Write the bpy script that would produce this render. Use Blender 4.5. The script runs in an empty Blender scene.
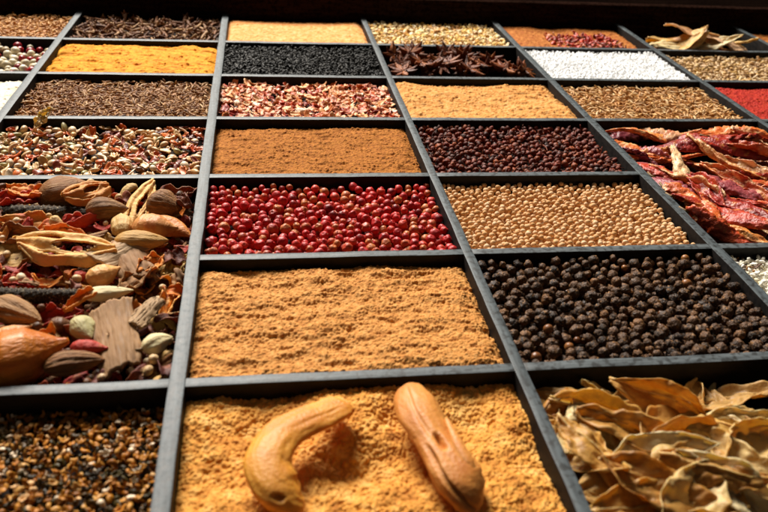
import bpy, bmesh, math, time
import numpy as np
from mathutils import Matrix, Vector
T0 = time.time()
rng = np.random.RandomState(11)
sc = bpy.context.scene
COL = sc.collection
mm = 0.001
CW, RH = 0.120, 0.0805           # compartment pitch, sideways and in depth

# ------------------------------------------------------------------ camera
CAM = np.array([0.03089, -0.20586, 0.17486]); YAW, TILT, ROLL = -0.176918, 1.025535, 0.0695813; FPX = 768.6
RC = np.array((Matrix.Rotation(YAW, 3, 'Z') @ Matrix.Rotation(TILT, 3, 'X') @ Matrix.Rotation(ROLL, 3, 'Z')))
def at(px, py, z=0.0):            # point of the height z seen at a photo pixel
    d = RC @ np.array([(px - 384) / FPX, -(py - 256) / FPX, -1.0]); t = (z - CAM[2]) / d[2]
    return CAM + t * d
def project(P):
    c = (np.atleast_2d(P) - CAM) @ RC
    return 384 - FPX * c[:, 0] / c[:, 2], 256 + FPX * c[:, 1] / c[:, 2], -c[:, 2]

# ------------------------------------------------------------------ numpy noise
def _h(i, j, k, s):
    n = (i * 374761393 + j * 668265263 + k * 2147483647 + s * 1274126177) & 0xFFFFFFFF
    n = ((n ^ (n >> 13)) * 1274126177) & 0xFFFFFFFF
    n = (n ^ (n >> 16)) & 0xFFFFFFFF
    return n / 4294967295.0
def vnoise(P, s=0):
    P = np.asarray(P, float); I = np.floor(P).astype(np.int64); f = P - I; f = f * f * (3 - 2 * f)
    r = 0
    for a in (0, 1):
        for b in (0, 1):
            for c in (0, 1):
                w = (f[..., 0] if a else 1 - f[..., 0]) * (f[..., 1] if b else 1 - f[..., 1]) * (f[..., 2] if c else 1 - f[..., 2])
                r = r + w * _h(I[..., 0] + a, I[..., 1] + b, I[..., 2] + c, s)
    return r * 2 - 1
def fbm(P, s=0, o=3):
    r, a = 0, 1.0
    for k in range(o): r = r + a * vnoise(P * 2.03 ** k, s + k * 17); a *= .5
    return r
def euler(a, b, c): return np.array(Matrix.Rotation(c, 3, 'Z') @ Matrix.Rotation(b, 3, 'Y') @ Matrix.Rotation(a, 3, 'X'))
def rand_rot(r=rng):
    q = r.normal(size=4); q /= np.linalg.norm(q); w, x, y, z = q
    return np.array([[1-2*(y*y+z*z), 2*(x*y-z*w), 2*(x*z+y*w)], [2*(x*y+z*w), 1-2*(x*x+z*z), 2*(y*z-x*w)], [2*(x*z-y*w), 2*(y*z+x*w), 1-2*(x*x+y*y)]])
def flat_rot(tilt=.25, r=rng, yaw=None):
    return euler(r.normal() * tilt, r.normal() * tilt, r.uniform(0, 2*math.pi) if yaw is None else yaw)

# ------------------------------------------------------------------ meshes as (V, F) triangle arrays
_ico = {}
def ico(l):
    if l not in _ico:
        bm = bmesh.new(); bmesh.ops.create_icosphere(bm, subdivisions=l, radius=1.0)
        V = np.array([v.co[:] for v in bm.verts]); F = np.array([[v.index for v in f.verts] for f in bm.faces]); bm.free(); _ico[l] = (V, F)
    V, F = _ico[l]; return V.copy(), F.copy()
def cat(parts):
    Vs, Fs, o = [], [], 0
    for V, F in parts: Vs.append(V); Fs.append(F + o); o += len(V)
    return np.concatenate(Vs), np.concatenate(Fs)
def mesh(name, VF, mat, smooth=True):
    V, F = VF; me = bpy.data.meshes.new(name); n = len(F)
    me.vertices.add(len(V)); me.vertices.foreach_set('co', np.ascontiguousarray(V, np.float32).ravel())
    me.loops.add(n * 3); me.loops.foreach_set('vertex_index', np.ascontiguousarray(F, np.int32).ravel())
    me.polygons.add(n); me.polygons.foreach_set('loop_start', np.arange(0, n * 3, 3, dtype=np.int32))
    me.polygons.foreach_set('use_smooth', np.full(n, smooth, bool))
    me.update(calc_edges=True); me.materials.append(mat); return me
def loft(P, A, B, M=14, up=(0, 0, 1), prof=None, twist=None):
    """closed tube along P with half-widths A (sideways) and B (up); prof (N,M) scales the rings"""
    P = np.asarray(P, float); N = len(P); A = np.broadcast_to(A, N); B = np.broadcast_to(B, N)
    T = np.gradient(P, axis=0); T /= np.linalg.norm(T, axis=1)[:, None] + 1e-12
    U = np.tile(np.array(up, float), (N, 1)); S = np.cross(T, U); S /= np.linalg.norm(S, axis=1)[:, None] + 1e-12; U = np.cross(S, T)
    t = np.linspace(0, 2*math.pi, M, endpoint=False)
    ang = t[None, :] + (0 if twist is None else np.asarray(twist)[:, None])
    c = np.cos(ang) * A[:, None]; s = np.sin(ang) * B[:, None]
    if prof is not None: c = c * prof; s = s * prof
    V = P[:, None, :] + S[:, None, :] * c[..., None] + U[:, None, :] * s[..., None]
    V = V.reshape(-1, 3); F = []
    i = np.arange(N - 1)[:, None] * M; j = np.arange(M)[None, :]; k = (j + 1) % M
    a, b, c2, d = i + j, i + k, i + M + k, i + M + j
    F = np.concatenate([np.stack([a, c2, b], -1).reshape(-1, 3), np.stack([a, d, c2], -1).reshape(-1, 3)])
    V = np.concatenate([V, [P[0], P[-1]]]); e = N * M
    jj = np.arange(M); kk = (jj + 1) % M
    F = np.concatenate([F, np.stack([np.full(M, e), jj, kk], -1), np.stack([np.full(M, e + 1), (N-1)*M + kk, (N-1)*M + jj], -1)])
    return V, F
def sheet(G, th):
    """closed solid of thickness th round the grid of points G (nu,nv,3)"""
    nu, nv = G.shape[:2]; du = np.gradient(G, axis=0); dv = np.gradient(G, axis=1); n = np.cross(du, dv)
    n /= np.linalg.norm(n, axis=2)[..., None] + 1e-12; th = np.broadcast_to(th, (nu, nv))[..., None]
    V = np.concatenate([(G + n * th / 2).reshape(-1, 3), (G - n * th / 2).reshape(-1, 3)])
    I = np.arange(nu * nv).reshape(nu, nv); a, b, c, d = I[:-1, :-1].ravel(), I[1:, :-1].ravel(), I[1:, 1:].ravel(), I[:-1, 1:].ravel()
    F = [np.stack([a, b, c], 1), np.stack([a, c, d], 1)]; o = nu * nv
    F += [np.stack([a, c, b], 1) + o, np.stack([a, d, c], 1) + o]
    e = np.concatenate([I[:, 0], I[-1, 1:], I[::-1, -1][1:], I[0, ::-1][1:-1]]); f = np.roll(e, -1)
    F += [np.stack([e, e + o, f], 1), np.stack([f, e + o, f + o], 1)]
    return V, np.concatenate(F)
def holed(G, th, keep):
    nu, nv = G.shape[:2]; du = np.gradient(G, axis=0); dv = np.gradient(G, axis=1); n = np.cross(du, dv); n /= np.linalg.norm(n, axis=2)[..., None] + 1e-12
    th = np.broadcast_to(th, (nu, nv))[..., None]; V = np.concatenate([(G+n*th/2).reshape(-1, 3), (G-n*th/2).reshape(-1, 3)]); o = nu*nv
    I = np.arange(o).reshape(nu, nv); K = np.zeros((nu+1, nv+1), bool); K[1:-1, 1:-1] = keep; F = []
    for i in range(nu-1):
        for j in range(nv-1):
            if not keep[i, j]: continue
            a, b, c, d = I[i, j], I[i+1, j], I[i+1, j+1], I[i, j+1]; F += [(a, b, c), (a, c, d), (a+o, c+o, b+o), (a+o, d+o, c+o)]
            for (p, q, ok) in ((a, b, K[i+1, j]), (b, c, K[i+2, j+1]), (c, d, K[i+1, j+2]), (d, a, K[i, j+1])):
                if not ok: F += [(q, p, p+o), (q, p+o, q+o)]
    F = np.array(F); u, inv = np.unique(F, return_inverse=True); return V[u], inv.reshape(F.shape)
def blob(l, sx, sy, sz, amp=.06, fr=1.5, s=0, o=2):
    V, F = ico(l); V = V * (1 + amp * fbm(V * fr + s * 7.3, s, o))[:, None]; return V * [sx, sy, sz], F

# ------------------------------------------------------------------ materials
def lin(h, k=1.0):
    h = h.lstrip('#'); c = [int(h[i:i+2], 16) / 255 for i in (0, 2, 4)]
    return tuple(k * (x / 12.92 if x <= .04045 else ((x + .055) / 1.055) ** 2.4) for x in c) + (1,)
def mat(name, cols, rough=.5, bump=.3, bscale=900, mottle=.25, mscale=250, spec=.5, coat=0, per_item=True, sss=0, k=1.0, stretch=None, mcol=None, mthr=(.45, .65), mamt=1.0, sheen=0, bdist=.0006, const=False):
    m = bpy.data.materials.new(name); m.use_nodes = True; nt = m.node_tree; N = nt.nodes; L = nt.links
    b = N['Principled BSDF']; b.inputs['Roughness'].default_value = rough; b.inputs['Specular IOR Level'].default_value = spec
    b.inputs['Coat Weight'].default_value = coat; b.inputs['Coat Roughness'].default_value = .25
    if sheen: b.inputs['Sheen Weight'].default_value = sheen
    if sss:
        b.inputs['Subsurface Weight'].default_value = sss; b.inputs['Subsurface Radius'].default_value = (1, .55, .25); b.inputs['Subsurface Scale'].default_value = .0025
    tc = N.new('ShaderNodeTexCoord'); src = tc.outputs['Object']
    oi = N.new('ShaderNodeObjectInfo'); ge = N.new('ShaderNodeNewGeometry')
    if stretch:
        mp = N.new('ShaderNodeMapping'); mp.inputs['Scale'].default_value = stretch; L.new(src, mp.inputs['Vector']); src = mp.outputs['Vector']
    n1 = N.new('ShaderNodeTexNoise'); n1.noise_dimensions = '4D'; n1.inputs['Scale'].default_value = mscale; n1.inputs['Detail'].default_value = 4
    mw = N.new('ShaderNodeMath'); mw.operation = 'MULTIPLY'; mw.inputs[1].default_value = 37; L.new(oi.outputs['Random'], mw.inputs[0]); L.new(mw.outputs[0], n1.inputs['W'])
    L.new(src, n1.inputs['Vector'])
    r = N.new('ShaderNodeValToRGB'); cr = r.color_ramp
    while len(cr.elements) < len(cols): cr.elements.new(.5)
    if const: cr.interpolation = 'CONSTANT'
    for i, c in enumerate(cols):
        e = cr.elements[i]; e.position = i / (len(cols) if const else max(1, len(cols) - 1)); e.color = lin(c, k)
    if per_item:
        ad = N.new('ShaderNodeMath'); ad.operation = 'ADD'; L.new(oi.outputs['Random'], ad.inputs[0]); L.new(ge.outputs['Random Per Island'], ad.inputs[1])
        fr = N.new('ShaderNodeMath'); fr.operation = 'FRACT'; L.new(ad.outputs[0], fr.inputs[0]); fac = fr.outputs[0]
        a2 = N.new('ShaderNodeMath'); a2.operation = 'MULTIPLY_ADD'; L.new(n1.outputs['Fac'], a2.inputs[0]); a2.inputs[1].default_value = mottle; 
        s2 = N.new('ShaderNodeMath'); s2.operation = 'SUBTRACT'; L.new(fac, s2.inputs[0]); s2.inputs[1].default_value = mottle / 2; L.new(s2.outputs[0], a2.inputs[2]); fac = a2.outputs[0]
    else:
        mr = N.new('ShaderNodeMapRange'); mr.inputs[1].default_value = .3; mr.inputs[2].default_value = .7; L.new(n1.outputs['Fac'], mr.inputs[0]); fac = mr.outputs[0]
    L.new(fac, r.inputs['Fac']); colr = r.outputs['Color']
    if mcol:
        n3 = N.new('ShaderNodeTexNoise'); n3.noise_dimensions = '4D'; n3.inputs['Scale'].default_value = mscale * 1.7; n3.inputs['Detail'].default_value = 5; L.new(src, n3.inputs['Vector'])
        L.new(mw.outputs[0], n3.inputs['W'])
        mr = N.new('ShaderNodeMapRange'); mr.inputs[1].default_value = mthr[0]; mr.inputs[2].default_value = mthr[1]; mr.inputs[4].default_value = mamt; L.new(n3.outputs['Fac'], mr.inputs[0])
        mx = N.new('ShaderNodeMix'); mx.data_type = 'RGBA'; L.new(mr.outputs[0], mx.inputs[0]); L.new(colr, mx.inputs[6]); mx.inputs[7].default_value = lin(mcol, k); colr = mx.outputs[2]
    L.new(colr, b.inputs['Base Color'])
    if bump:
        n2 = N.new('ShaderNodeTexNoise'); n2.inputs['Scale'].default_value = bscale; n2.inputs['Detail'].default_value = 4; L.new(src, n2.inputs['Vector'])
        bp = N.new('ShaderNodeBump'); bp.inputs['Strength'].default_value = bump; bp.inputs['Distance'].default_value = bdist; L.new(n2.outputs['Fac'], bp.inputs['Height']); L.new(bp.outputs['Normal'], b.inputs['Normal'])
    return m

# ------------------------------------------------------------------ linking
def link(name, me, parent=None, R=None, loc=(0, 0, 0), s=1.0, **tags):
    o = bpy.data.objects.new(name, me); COL.objects.link(o)
    M = Matrix.Identity(4)
    if R is not None:
        for i in range(3):
            for j in range(3): M[i][j] = float(R[i, j]) * s
    else:
        for i in range(3): M[i][i] = s
    for i in range(3): M[i][3] = float(loc[i])
    o.matrix_basis = M
    if parent is not None: o.parent = parent
    for k_, v in tags.items(): o[k_] = v
    return o

# ------------------------------------------------------------------ compartments
VW = {1: .0055, 2: .0046, 3: .0053}
class Cell:
    """inside of a compartment with the height field of whatever already lies in it"""
    def __init__(s, c, r, rows=1, res=1*mm, z=-8*mm, und=1*mm, edge=1.5*mm, seed=0):
        s.x0 = CW*(c-1) + VW.get(c, .005)/2; s.x1 = CW*c - VW.get(c+1, .005)/2
        s.y0 = RH*(r-1) + .00225; s.y1 = RH*(r-1+rows) - .00225
        s.res = res; s.pad = int(15*mm/res)
        s.nx = int((s.x1-s.x0)/res) + 2*s.pad; s.ny = int((s.y1-s.y0)/res) + 2*s.pad
        X, Y = s.grid(); P = np.stack([X*45, Y*45, X*0 + seed*3.1], -1)
        d = np.minimum(np.minimum(X-s.x0, s.x1-X), np.minimum(Y-s.y0, s.y1-Y))
        H = z + und*fbm(P, seed) - edge*np.clip(1 - d/(9*mm), 0, 1)**2
        s.H = np.where(d < 0, 0.0, H); s.base = s.H.copy()
    def grid(s):
        return np.meshgrid(s.x0 + (np.arange(s.nx)-s.pad+.5)*s.res, s.y0 + (np.arange(s.ny)-s.pad+.5)*s.res, indexing='ij')
    def idx(s, V, x, y):
        return (np.clip(((V[:, 0]+x-s.x0)/s.res).astype(int)+s.pad, 0, s.nx-1), np.clip(((V[:, 1]+y-s.y0)/s.res).astype(int)+s.pad, 0, s.ny-1))
    def clamp(s, V, x, y):
        a, b = V[:, 0].min(), V[:, 0].max(); x = (s.x0+s.x1)/2 - (a+b)/2 if b-a > s.x1-s.x0 else min(max(x, s.x0-a), s.x1-b)
        a, b = V[:, 1].min(), V[:, 1].max(); y = (s.y0+s.y1)/2 - (a+b)/2 if b-a > s.y1-s.y0 else min(max(y, s.y0-a), s.y1-b)
        return x, y
    def drop(s, V, x, y, q=1.0):
        i = s.idx(V, x, y); d = s.H[i] - V[:, 2]; return d.max() if q >= 1 else np.quantile(d, q)
    def commit(s, V, x, y, z): np.maximum.at(s.H, s.idx(V, x, y), V[:, 2] + z)
    def put(s, V, x, y, q=1.0, tries=1, jit=2*mm, clamp=True, zmax=None):
        best = None
        for t in range(tries):
            xx, yy = (x, y) if t == 0 else (x + rng.uniform(-jit, jit), y + rng.uniform(-jit, jit))
            if clamp: xx, yy = s.clamp(V, xx, yy)
            z = s.drop(V, xx, yy, q)
            if best is None or z < best[2]: best = (xx, yy, z)
        if zmax is not None and best[2] > zmax + .6*mm*vnoise(np.array([[best[0]*60, best[1]*60, s.x0*9]]), 4)[0]: return None
        s.commit(V, *best); return best
    def fill(s, kinds, n, q=1.0, tries=6, jit=3*mm, rot=None, window=None, zmax=None, srange=(.85, 1.12)):
        """kinds: list of (V,F); returns placements (kind, R, loc, scale)"""
        out = []; w = window or (s.x0, s.x1, s.y0, s.y1)
        for _ in range(n):
            k = rng.randint(len(kinds)); R = (rot or rand_rot)(); sc_ = rng.uniform(*srange); V = kinds[k][0] @ R.T * sc_
            p = s.put(V, rng.uniform(w[0], w[1]), rng.uniform(w[2], w[3]), q, tries, jit, zmax=zmax)
            if p is None: continue
            out.append((k, R, p, sc_))
        return out
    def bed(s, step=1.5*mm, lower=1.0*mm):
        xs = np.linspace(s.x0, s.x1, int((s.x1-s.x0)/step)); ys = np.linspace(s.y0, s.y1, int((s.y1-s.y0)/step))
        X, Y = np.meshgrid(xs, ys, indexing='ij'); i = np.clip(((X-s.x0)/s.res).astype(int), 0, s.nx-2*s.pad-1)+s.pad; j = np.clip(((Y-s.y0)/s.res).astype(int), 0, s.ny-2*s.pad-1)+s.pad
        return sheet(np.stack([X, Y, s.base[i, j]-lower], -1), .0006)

def scatter(cell, name, kinds, placed, material, tags, cat_, group, stuffname=None, stufflabel=None, low=None, limit=300, bedmat=None, smooth=True, visfrac=.5):
    """the placements that show largest become things of their own, the others one mass"""
    labels = tags if isinstance(tags, list) else [tags]
    mats = material if isinstance(material, list) else [material]
    data = [mesh(name, k, mats[i % len(mats)], smooth) for i, k in enumerate(kinds)]
    P = np.array([p[2] for p in placed]); px, py, d = project(P)
    size = np.array([np.ptp(k[0], axis=0).mean() for k in kinds])[[p[0] for p in placed]]
    gi = (np.clip(((P[:, 0]-cell.x0)/cell.res).astype(int)+cell.pad, 0, cell.nx-1), np.clip(((P[:, 1]-cell.y0)/cell.res).astype(int)+cell.pad, 0, cell.ny-1))
    exposed = (cell.H[gi] - P[:, 2]) < size * visfrac * 1.3
    vis = (px > -4) & (px < 772) & (py > -4) & (py < 516) & exposed
    order = np.argsort(np.where(vis, d, 99)); nvis = int(vis.sum()); solo = set(order[:min(limit, nvis)].tolist())
    rest = {}
    for i, (k, R, loc, s) in enumerate(placed):
        if i in solo: link(name, data[k], None, R, loc, s, label=labels[k % len(labels)], category=cat_, group=group)
        else:
            V, F = (low or kinds)[k]; rest.setdefault(mats[k % len(mats)].name, []).append((V @ np.array(R).T * s + np.array(loc), F))
    if stuffname:
        ms = list(rest); first = None
        allp = [cat(rest[m]) for m in ms]; off = [len(a[1]) for a in allp]
        bd = cell.bed(); allp.append(bd)
        me = mesh(stuffname, cat(allp), bpy.data.materials[ms[0]] if ms else mats[0], smooth)
        for m in ms[1:]: me.materials.append(bpy.data.materials[m])
        me.materials.append(bedmat or mats[0])
        mi = np.concatenate([np.full(n, q) for q, n in enumerate(off)] + [np.full(len(bd[1]), max(1, len(ms)))]).astype(np.int32)
        me.polygons.foreach_set('material_index', mi)
        link(stuffname, me, kind='stuff', label=stufflabel, category=cat_)
    print('%-24s placed %5d visible %5d solo %4d  %.1fs' % (name, len(placed), nvis, len(solo), time.time()-T0))

def grains(cell, name, kinds, placed, m, label, category, smooth=True, bedmat=None):
    bd = cell.bed(); me = mesh(name, cat([(kinds[k][0] @ np.array(R).T * s + np.array(l), kinds[k][1]) for k, R, l, s in placed] + [bd]), m, smooth)
    if bedmat:
        me.materials.append(bedmat); nb = len(bd[1]); a = np.zeros(len(me.polygons), np.int32); a[-nb:] = 1; me.polygons.foreach_set('material_index', a)
    print('%-24s grains %5d %.1fs' % (name, len(placed), time.time()-T0))
    return link(name, me, kind='stuff', label=label, category=category)

def powder(c, r, name, m, label, z=-5*mm, step=.4*mm, und=1.2*mm, crumbs=2500, cr=(.4*mm, 1.1*mm), fine=.15*mm, seed=0, edge=2.5*mm, flat=.8, ridge=0, kind='stuff', dents=(), wave=38):
    x0 = CW*(c-1) + VW.get(c, .005)/2; x1 = CW*c - VW.get(c+1, .005)/2; y0 = RH*(r-1)+.00225; y1 = RH*r-.00225
    nx, ny = int((x1-x0)/step)+1, int((y1-y0)/step)+1
    xs = np.linspace(x0, x1, nx); ys = np.linspace(y0, y1, ny); X, Y = np.meshgrid(xs, ys, indexing='ij')
    P = np.stack([X*wave, Y*wave*1.5, X*0+seed*5.3], -1); d = np.minimum(np.minimum(X-x0, x1-X), np.minimum(Y-y0, y1-Y))
    H = z + und*fbm(P, seed, 3) - edge*np.clip(1-d/(7*mm), 0, 1)**2
    if ridge: H += ridge*(1-2*np.abs(fbm(np.stack([X*70+Y*20, Y*190, X*0+seed], -1), seed+5, 3)))
    for (dx, dy, rx, ry, dep) in dents: H -= dep*np.exp(-((X-dx)/rx)**2-((Y-dy)/ry)**2)
    base = H.copy(); rs = np.random.RandomState(seed+100)
    cl = fbm(np.stack([X*110, Y*110, X*0+seed*2+9], -1), seed+3, 2)
    for _ in range(crumbs):
        cx, cy = rs.uniform(x0, x1), rs.uniform(y0, y1); rr = rs.uniform(0, 1)**3.5*(cr[1]-cr[0])+cr[0]
        i, j = int((cx-x0)/step), int((cy-y0)/step); w = int(rr/step)+1
        if cl[min(i, nx-1), min(j, ny-1)] < rs.uniform(-1.0, .25): rr *= .6
        a, b, e, f = max(0, i-w), min(nx, i+w+1), max(0, j-w), min(ny, j+w+1)
        ax = rs.uniform(.7, 1.4); q = rr*rr - ((X[a:b, e:f]-cx)*ax)**2 - ((Y[a:b, e:f]-cy)/ax)**2
        H[a:b, e:f] = np.maximum(H[a:b, e:f], np.where(q > 0, base[min(i, nx-1), min(j, ny-1)] + flat*np.sqrt(np.maximum(q, 0)) - rr*.25, -1))
    H += fine*fbm(np.stack([X*1400, Y*1400, X*0+seed], -1), seed+9, 2) + fine*1.6*fbm(np.stack([X*480, Y*480, X*0+seed], -1), seed+19, 2)
    H = np.minimum(H, np.where(d < 1.2*mm, -1.2*mm, 9))
    X = X + .15*mm*vnoise(np.stack([X*1500, Y*1500, H*0+1], -1), 3); X = np.clip(X, x0, x1)
    G = np.stack([X, Y, H], -1); I = np.arange(nx*ny).reshape(nx, ny); a, b, c_, d_ = I[:-1, :-1].ravel(), I[1:, :-1].ravel(), I[1:, 1:].ravel(), I[:-1, 1:].ravel()
    V = G.reshape(-1, 3); F = np.concatenate([np.stack([a, b, c_], 1), np.stack([a, c_, d_], 1)])
    # closed body: sides and underside down to the floor
    e = np.concatenate([I[:, 0], I[-1, 1:], I[::-1, -1][1:], I[0, ::-1][1:-1]]); f = np.roll(e, -1); n0 = len(V)
    Vb = V[e].copy(); Vb[:, 2] = FLOOR+.2*mm; eb = np.arange(len(e))+n0; fb = np.roll(eb, -1)
    F = np.concatenate([F, np.stack([e, eb, f], 1), np.stack([f, eb, fb], 1)])
    V = np.concatenate([V, Vb, [[(x0+x1)/2, (y0+y1)/2, FLOOR+.2*mm]]]); F = np.concatenate([F, np.stack([np.full(len(e), len(V)-1), fb, eb], 1)])
    o = link(name, mesh(name, (V, F), m), kind=kind, label=label, category='ground spice')
    def hgt(x, y): return H[int(np.clip((x-x0)/step, 0, nx-1)), int(np.clip((y-y0)/step, 0, ny-1))]
    print('%-24s powder %.1fs' % (name, time.time()-T0)); return o, hgt
FLOOR = -22*mm

# ================================================================== THE TRAY
def wood(name, c1, c2, rough, grain, spec=.5):
    m = bpy.data.materials.new(name); m.use_nodes = True; nt = m.node_tree; N = nt.nodes; L = nt.links; b = N['Principled BSDF']
    tc = N.new('ShaderNodeTexCoord'); mp = N.new('ShaderNodeMapping'); mp.inputs['Scale'].default_value = grain; L.new(tc.outputs['Object'], mp.inputs['Vector'])
    n = N.new('ShaderNodeTexNoise'); n.inputs['Scale'].default_value = 1; n.inputs['Detail'].default_value = 6; n.inputs['Roughness'].default_value = .65; L.new(mp.outputs[0], n.inputs['Vector'])
    sp = N.new('ShaderNodeTexNoise'); sp.inputs['Scale'].default_value = 380; sp.inputs['Detail'].default_value = 3; L.new(tc.outputs['Object'], sp.inputs['Vector'])
    r = N.new('ShaderNodeValToRGB'); r.color_ramp.elements[0].position = .35; r.color_ramp.elements[1].position = .68; r.color_ramp.elements[0].color = c1; r.color_ramp.elements[1].color = c2; L.new(n.outputs['Fac'], r.inputs['Fac'])
    r2 = N.new('ShaderNodeValToRGB'); r2.color_ramp.elements[0].position = .38; r2.color_ramp.elements[1].position = .50; r2.color_ramp.elements[0].color = (.25, .22, .2, 1); r2.color_ramp.elements[1].color = (1, 1, 1, 1); L.new(sp.outputs['Fac'], r2.inputs['Fac'])
    mx = N.new('ShaderNodeMix'); mx.data_type = 'RGBA'; mx.blend_type = 'MULTIPLY'; mx.inputs[0].default_value = .8; L.new(r.outputs[0], mx.inputs[6]); L.new(r2.outputs[0], mx.inputs[7]); L.new(mx.outputs[2], b.inputs['Base Color'])
    b.inputs['Specular IOR Level'].default_value = spec
    rr = N.new('ShaderNodeMapRange'); rr.inputs[3].default_value = rough-.1; rr.inputs[4].default_value = rough+.15; L.new(sp.outputs['Fac'], rr.inputs[0]); L.new(rr.outputs[0], b.inputs['Roughness'])
    ad = N.new('ShaderNodeMath'); ad.operation = 'ADD'; L.new(n.outputs['Fac'], ad.inputs[0]); L.new(sp.outputs['Fac'], ad.inputs[1])
    bp = N.new('ShaderNodeBump'); bp.inputs['Strength'].default_value = .22; bp.inputs['Distance'].default_value = .0003; L.new(ad.outputs[0], bp.inputs['Height']); L.new(bp.outputs[0], b.inputs['Normal'])
    return m
M_V = wood('grey_paint_sheen_lengthwise', (.032, .039, .043, 1), (.10, .122, .132, 1), .5, (700, 60, 300), .35)  # divider tops: window sheen put into the colour as a paler grey
M_H = wood('grey_paint_sheen_crosswise', (.04, .048, .052, 1), (.125, .145, .155, 1), .5, (60, 700, 300), .4)  # crosswise tops carry the same painted sheen, slightly paler
M_S = wood('dark_side_shade', (.003, .0022, .0018, 1), (.012, .008, .006, 1), .6, (200, 200, 500), .2)  # divider sides: shade put into a near-black colour
M_R = wood('dark_stained_wood', (.006, .003, .002, 1), (.022, .010, .007, 1), .9, (30, 400, 400), .0)
M_T = wood('table_wood', (.002, .0012, .001, 1), (.006, .003, .002, 1), .95, (12, 160, 160), .0)

def bar(name, x0, x1, y0, y1, z0, z1, m, parent, seed=0, bev=.5*mm, wob=.18*mm, side=None):
    bm = bmesh.new(); bmesh.ops.create_cube(bm, size=1)
    for v in bm.verts: v.co = ((x0+x1)/2 + v.co.x*(x1-x0), (y0+y1)/2 + v.co.y*(y1-y0), (z0+z1)/2 + v.co.z*(z1-z0))
    n = max(1, int(max(x1-x0, y1-y0)/(5*mm))); ax = 0 if x1-x0 > y1-y0 else 1
    a, b = (x0, x1) if ax == 0 else (y0, y1)
    for i in range(1, n):
        co = [0, 0, 0]; co[ax] = a+(b-a)*i/n; no = [0, 0, 0]; no[ax] = 1
        bmesh.ops.bisect_plane(bm, geom=bm.verts[:]+bm.edges[:]+bm.faces[:], plane_co=co, plane_no=no)
    bmesh.ops.bevel(bm, geom=[e for e in bm.edges if len(e.link_faces) == 2 and e.calc_face_angle(0) > 1], offset=bev, segments=2, affect='EDGES', profile=.6)
    P = np.array([v.co[:] for v in bm.verts]); w = wob*fbm(P*55, seed, 2); w2 = wob*fbm(P*55+31, seed+4, 2)
    for v, p, q, co in zip(bm.verts, w, w2, P):
        if z1-co[2] < 3*mm: v.co.z += q*.6
        if ax == 0: v.co.y += p
        else: v.co.x += p
    me = bpy.data.meshes.new(name); bm.to_mesh(me); bm.free(); me.materials.append(m)
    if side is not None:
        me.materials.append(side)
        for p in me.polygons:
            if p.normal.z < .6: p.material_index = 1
    for p in me.polygons: p.use_smooth = True
    me.set_sharp_from_angle(angle=math.radians(50))
    return link(name, me, parent)

tray = bpy.data.objects.new('spice_tray', None); COL.objects.link(tray); tray.location = (0, 0, 0)
tray['label'] = 'dark painted wooden tray divided into many spice compartments'; tray['category'] = 'tray'
XL, XR, YB, YT = CW*-2, CW*5, -RH, RH*6
for i in range(-1, 7):
    x = CW*(i-1); w = VW.get(i, .005)
    if i in (-1, 6): continue
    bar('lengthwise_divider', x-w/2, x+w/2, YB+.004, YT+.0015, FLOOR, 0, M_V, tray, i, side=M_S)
missing = {(0, 2), (3, 3)}
for j in range(1, 7):
    for c in range(-1, 6):
        if (c, j) in missing: continue
        xa = CW*(c-1)+VW.get(c, .005)/2-.2*mm; xb = CW*c-VW.get(c+1, .005)/2+.2*mm
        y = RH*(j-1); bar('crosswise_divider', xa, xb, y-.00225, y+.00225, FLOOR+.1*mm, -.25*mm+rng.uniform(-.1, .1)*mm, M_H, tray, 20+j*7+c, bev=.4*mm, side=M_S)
bar('tray_floor', XL-.006, XR+.006, YB-.006, YT+.01, FLOOR-.004, FLOOR+.05*mm, M_R, tray, 77)
bar('back_rim', XL-.006, XR+.006, YT+.0018, YT+.012, FLOOR-.003, .0165, M_R, tray, 78, bev=1.2*mm)
bar('side_rim', XL-.007, XL+.003, YB-.004, YT+.001, FLOOR-.0035, .016, M_R, tray, 79, bev=1.2*mm)
bar('side_rim', XR-.003, XR+.007, YB-.004, YT+.001, FLOOR-.0035, .016, M_R, tray, 80, bev=1.2*mm)
bar('front_rim', XL-.006, XR+.006, YB-.008, YB+.004, FLOOR-.003, .0005, M_R, tray, 81, bev=1.2*mm)
bm = bmesh.new(); bmesh.ops.create_grid(bm, x_segments=2, y_segments=2, size=2.5); me = bpy.data.meshes.new('table_top'); bm.to_mesh(me); bm.free(); me.materials.append(M_T)
link('table_top', me, loc=(.2, .3, FLOOR-.0045), kind='structure')

# ================================================================== GROUND SPICES
dark_bed = mat('gap_shade_bed', ['1a0f08', '2a1a10'], .9, .3, per_item=False)  # sheet under the heaps, shade of the gaps put into its colour
m_cent = mat('coarse_tan_powder', ['a8682a', 'cc8c44', 'daa05c'], .8, .5, 2500, per_item=False, mscale=500, mcol='8c5420', mthr=(.58, .74), mamt=.45, spec=.25)
powder(1, 1, 'ground_spice', m_cent, 'coarse golden tan powder filling the middle compartment below the pink peppercorns', z=-4.2*mm, step=.27*mm, und=1.5*mm, crumbs=18000, cr=(.25*mm, 1.05*mm), ridge=.7*mm, seed=1, fine=.13*mm)
m_mac = mat('crumbly_mace_powder', ['b47024', 'dc9a40', 'ecb868'], .8, .5, 2200, per_item=False, mscale=170, mcol='a05c18', mthr=(.58, .75), mamt=.55, spec=.3)
_, hg = powder(1, 0, 'ground_spice', m_mac, 'crumbly golden powder in the nearest middle compartment, under two blades of mace', z=-6*mm, step=.21*mm, und=4.2*mm, crumbs=40000, cr=(.22*mm, 1.15*mm), seed=2, fine=.16*mm, edge=1.5*mm, wave=34, flat=1.05,
              dents=((.052, -.035, .009, .007, 2.5*mm), (.030, -.018, .012, .006, 2*mm), (.086, -.03, .012, .014, 1.5*mm)))
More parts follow.
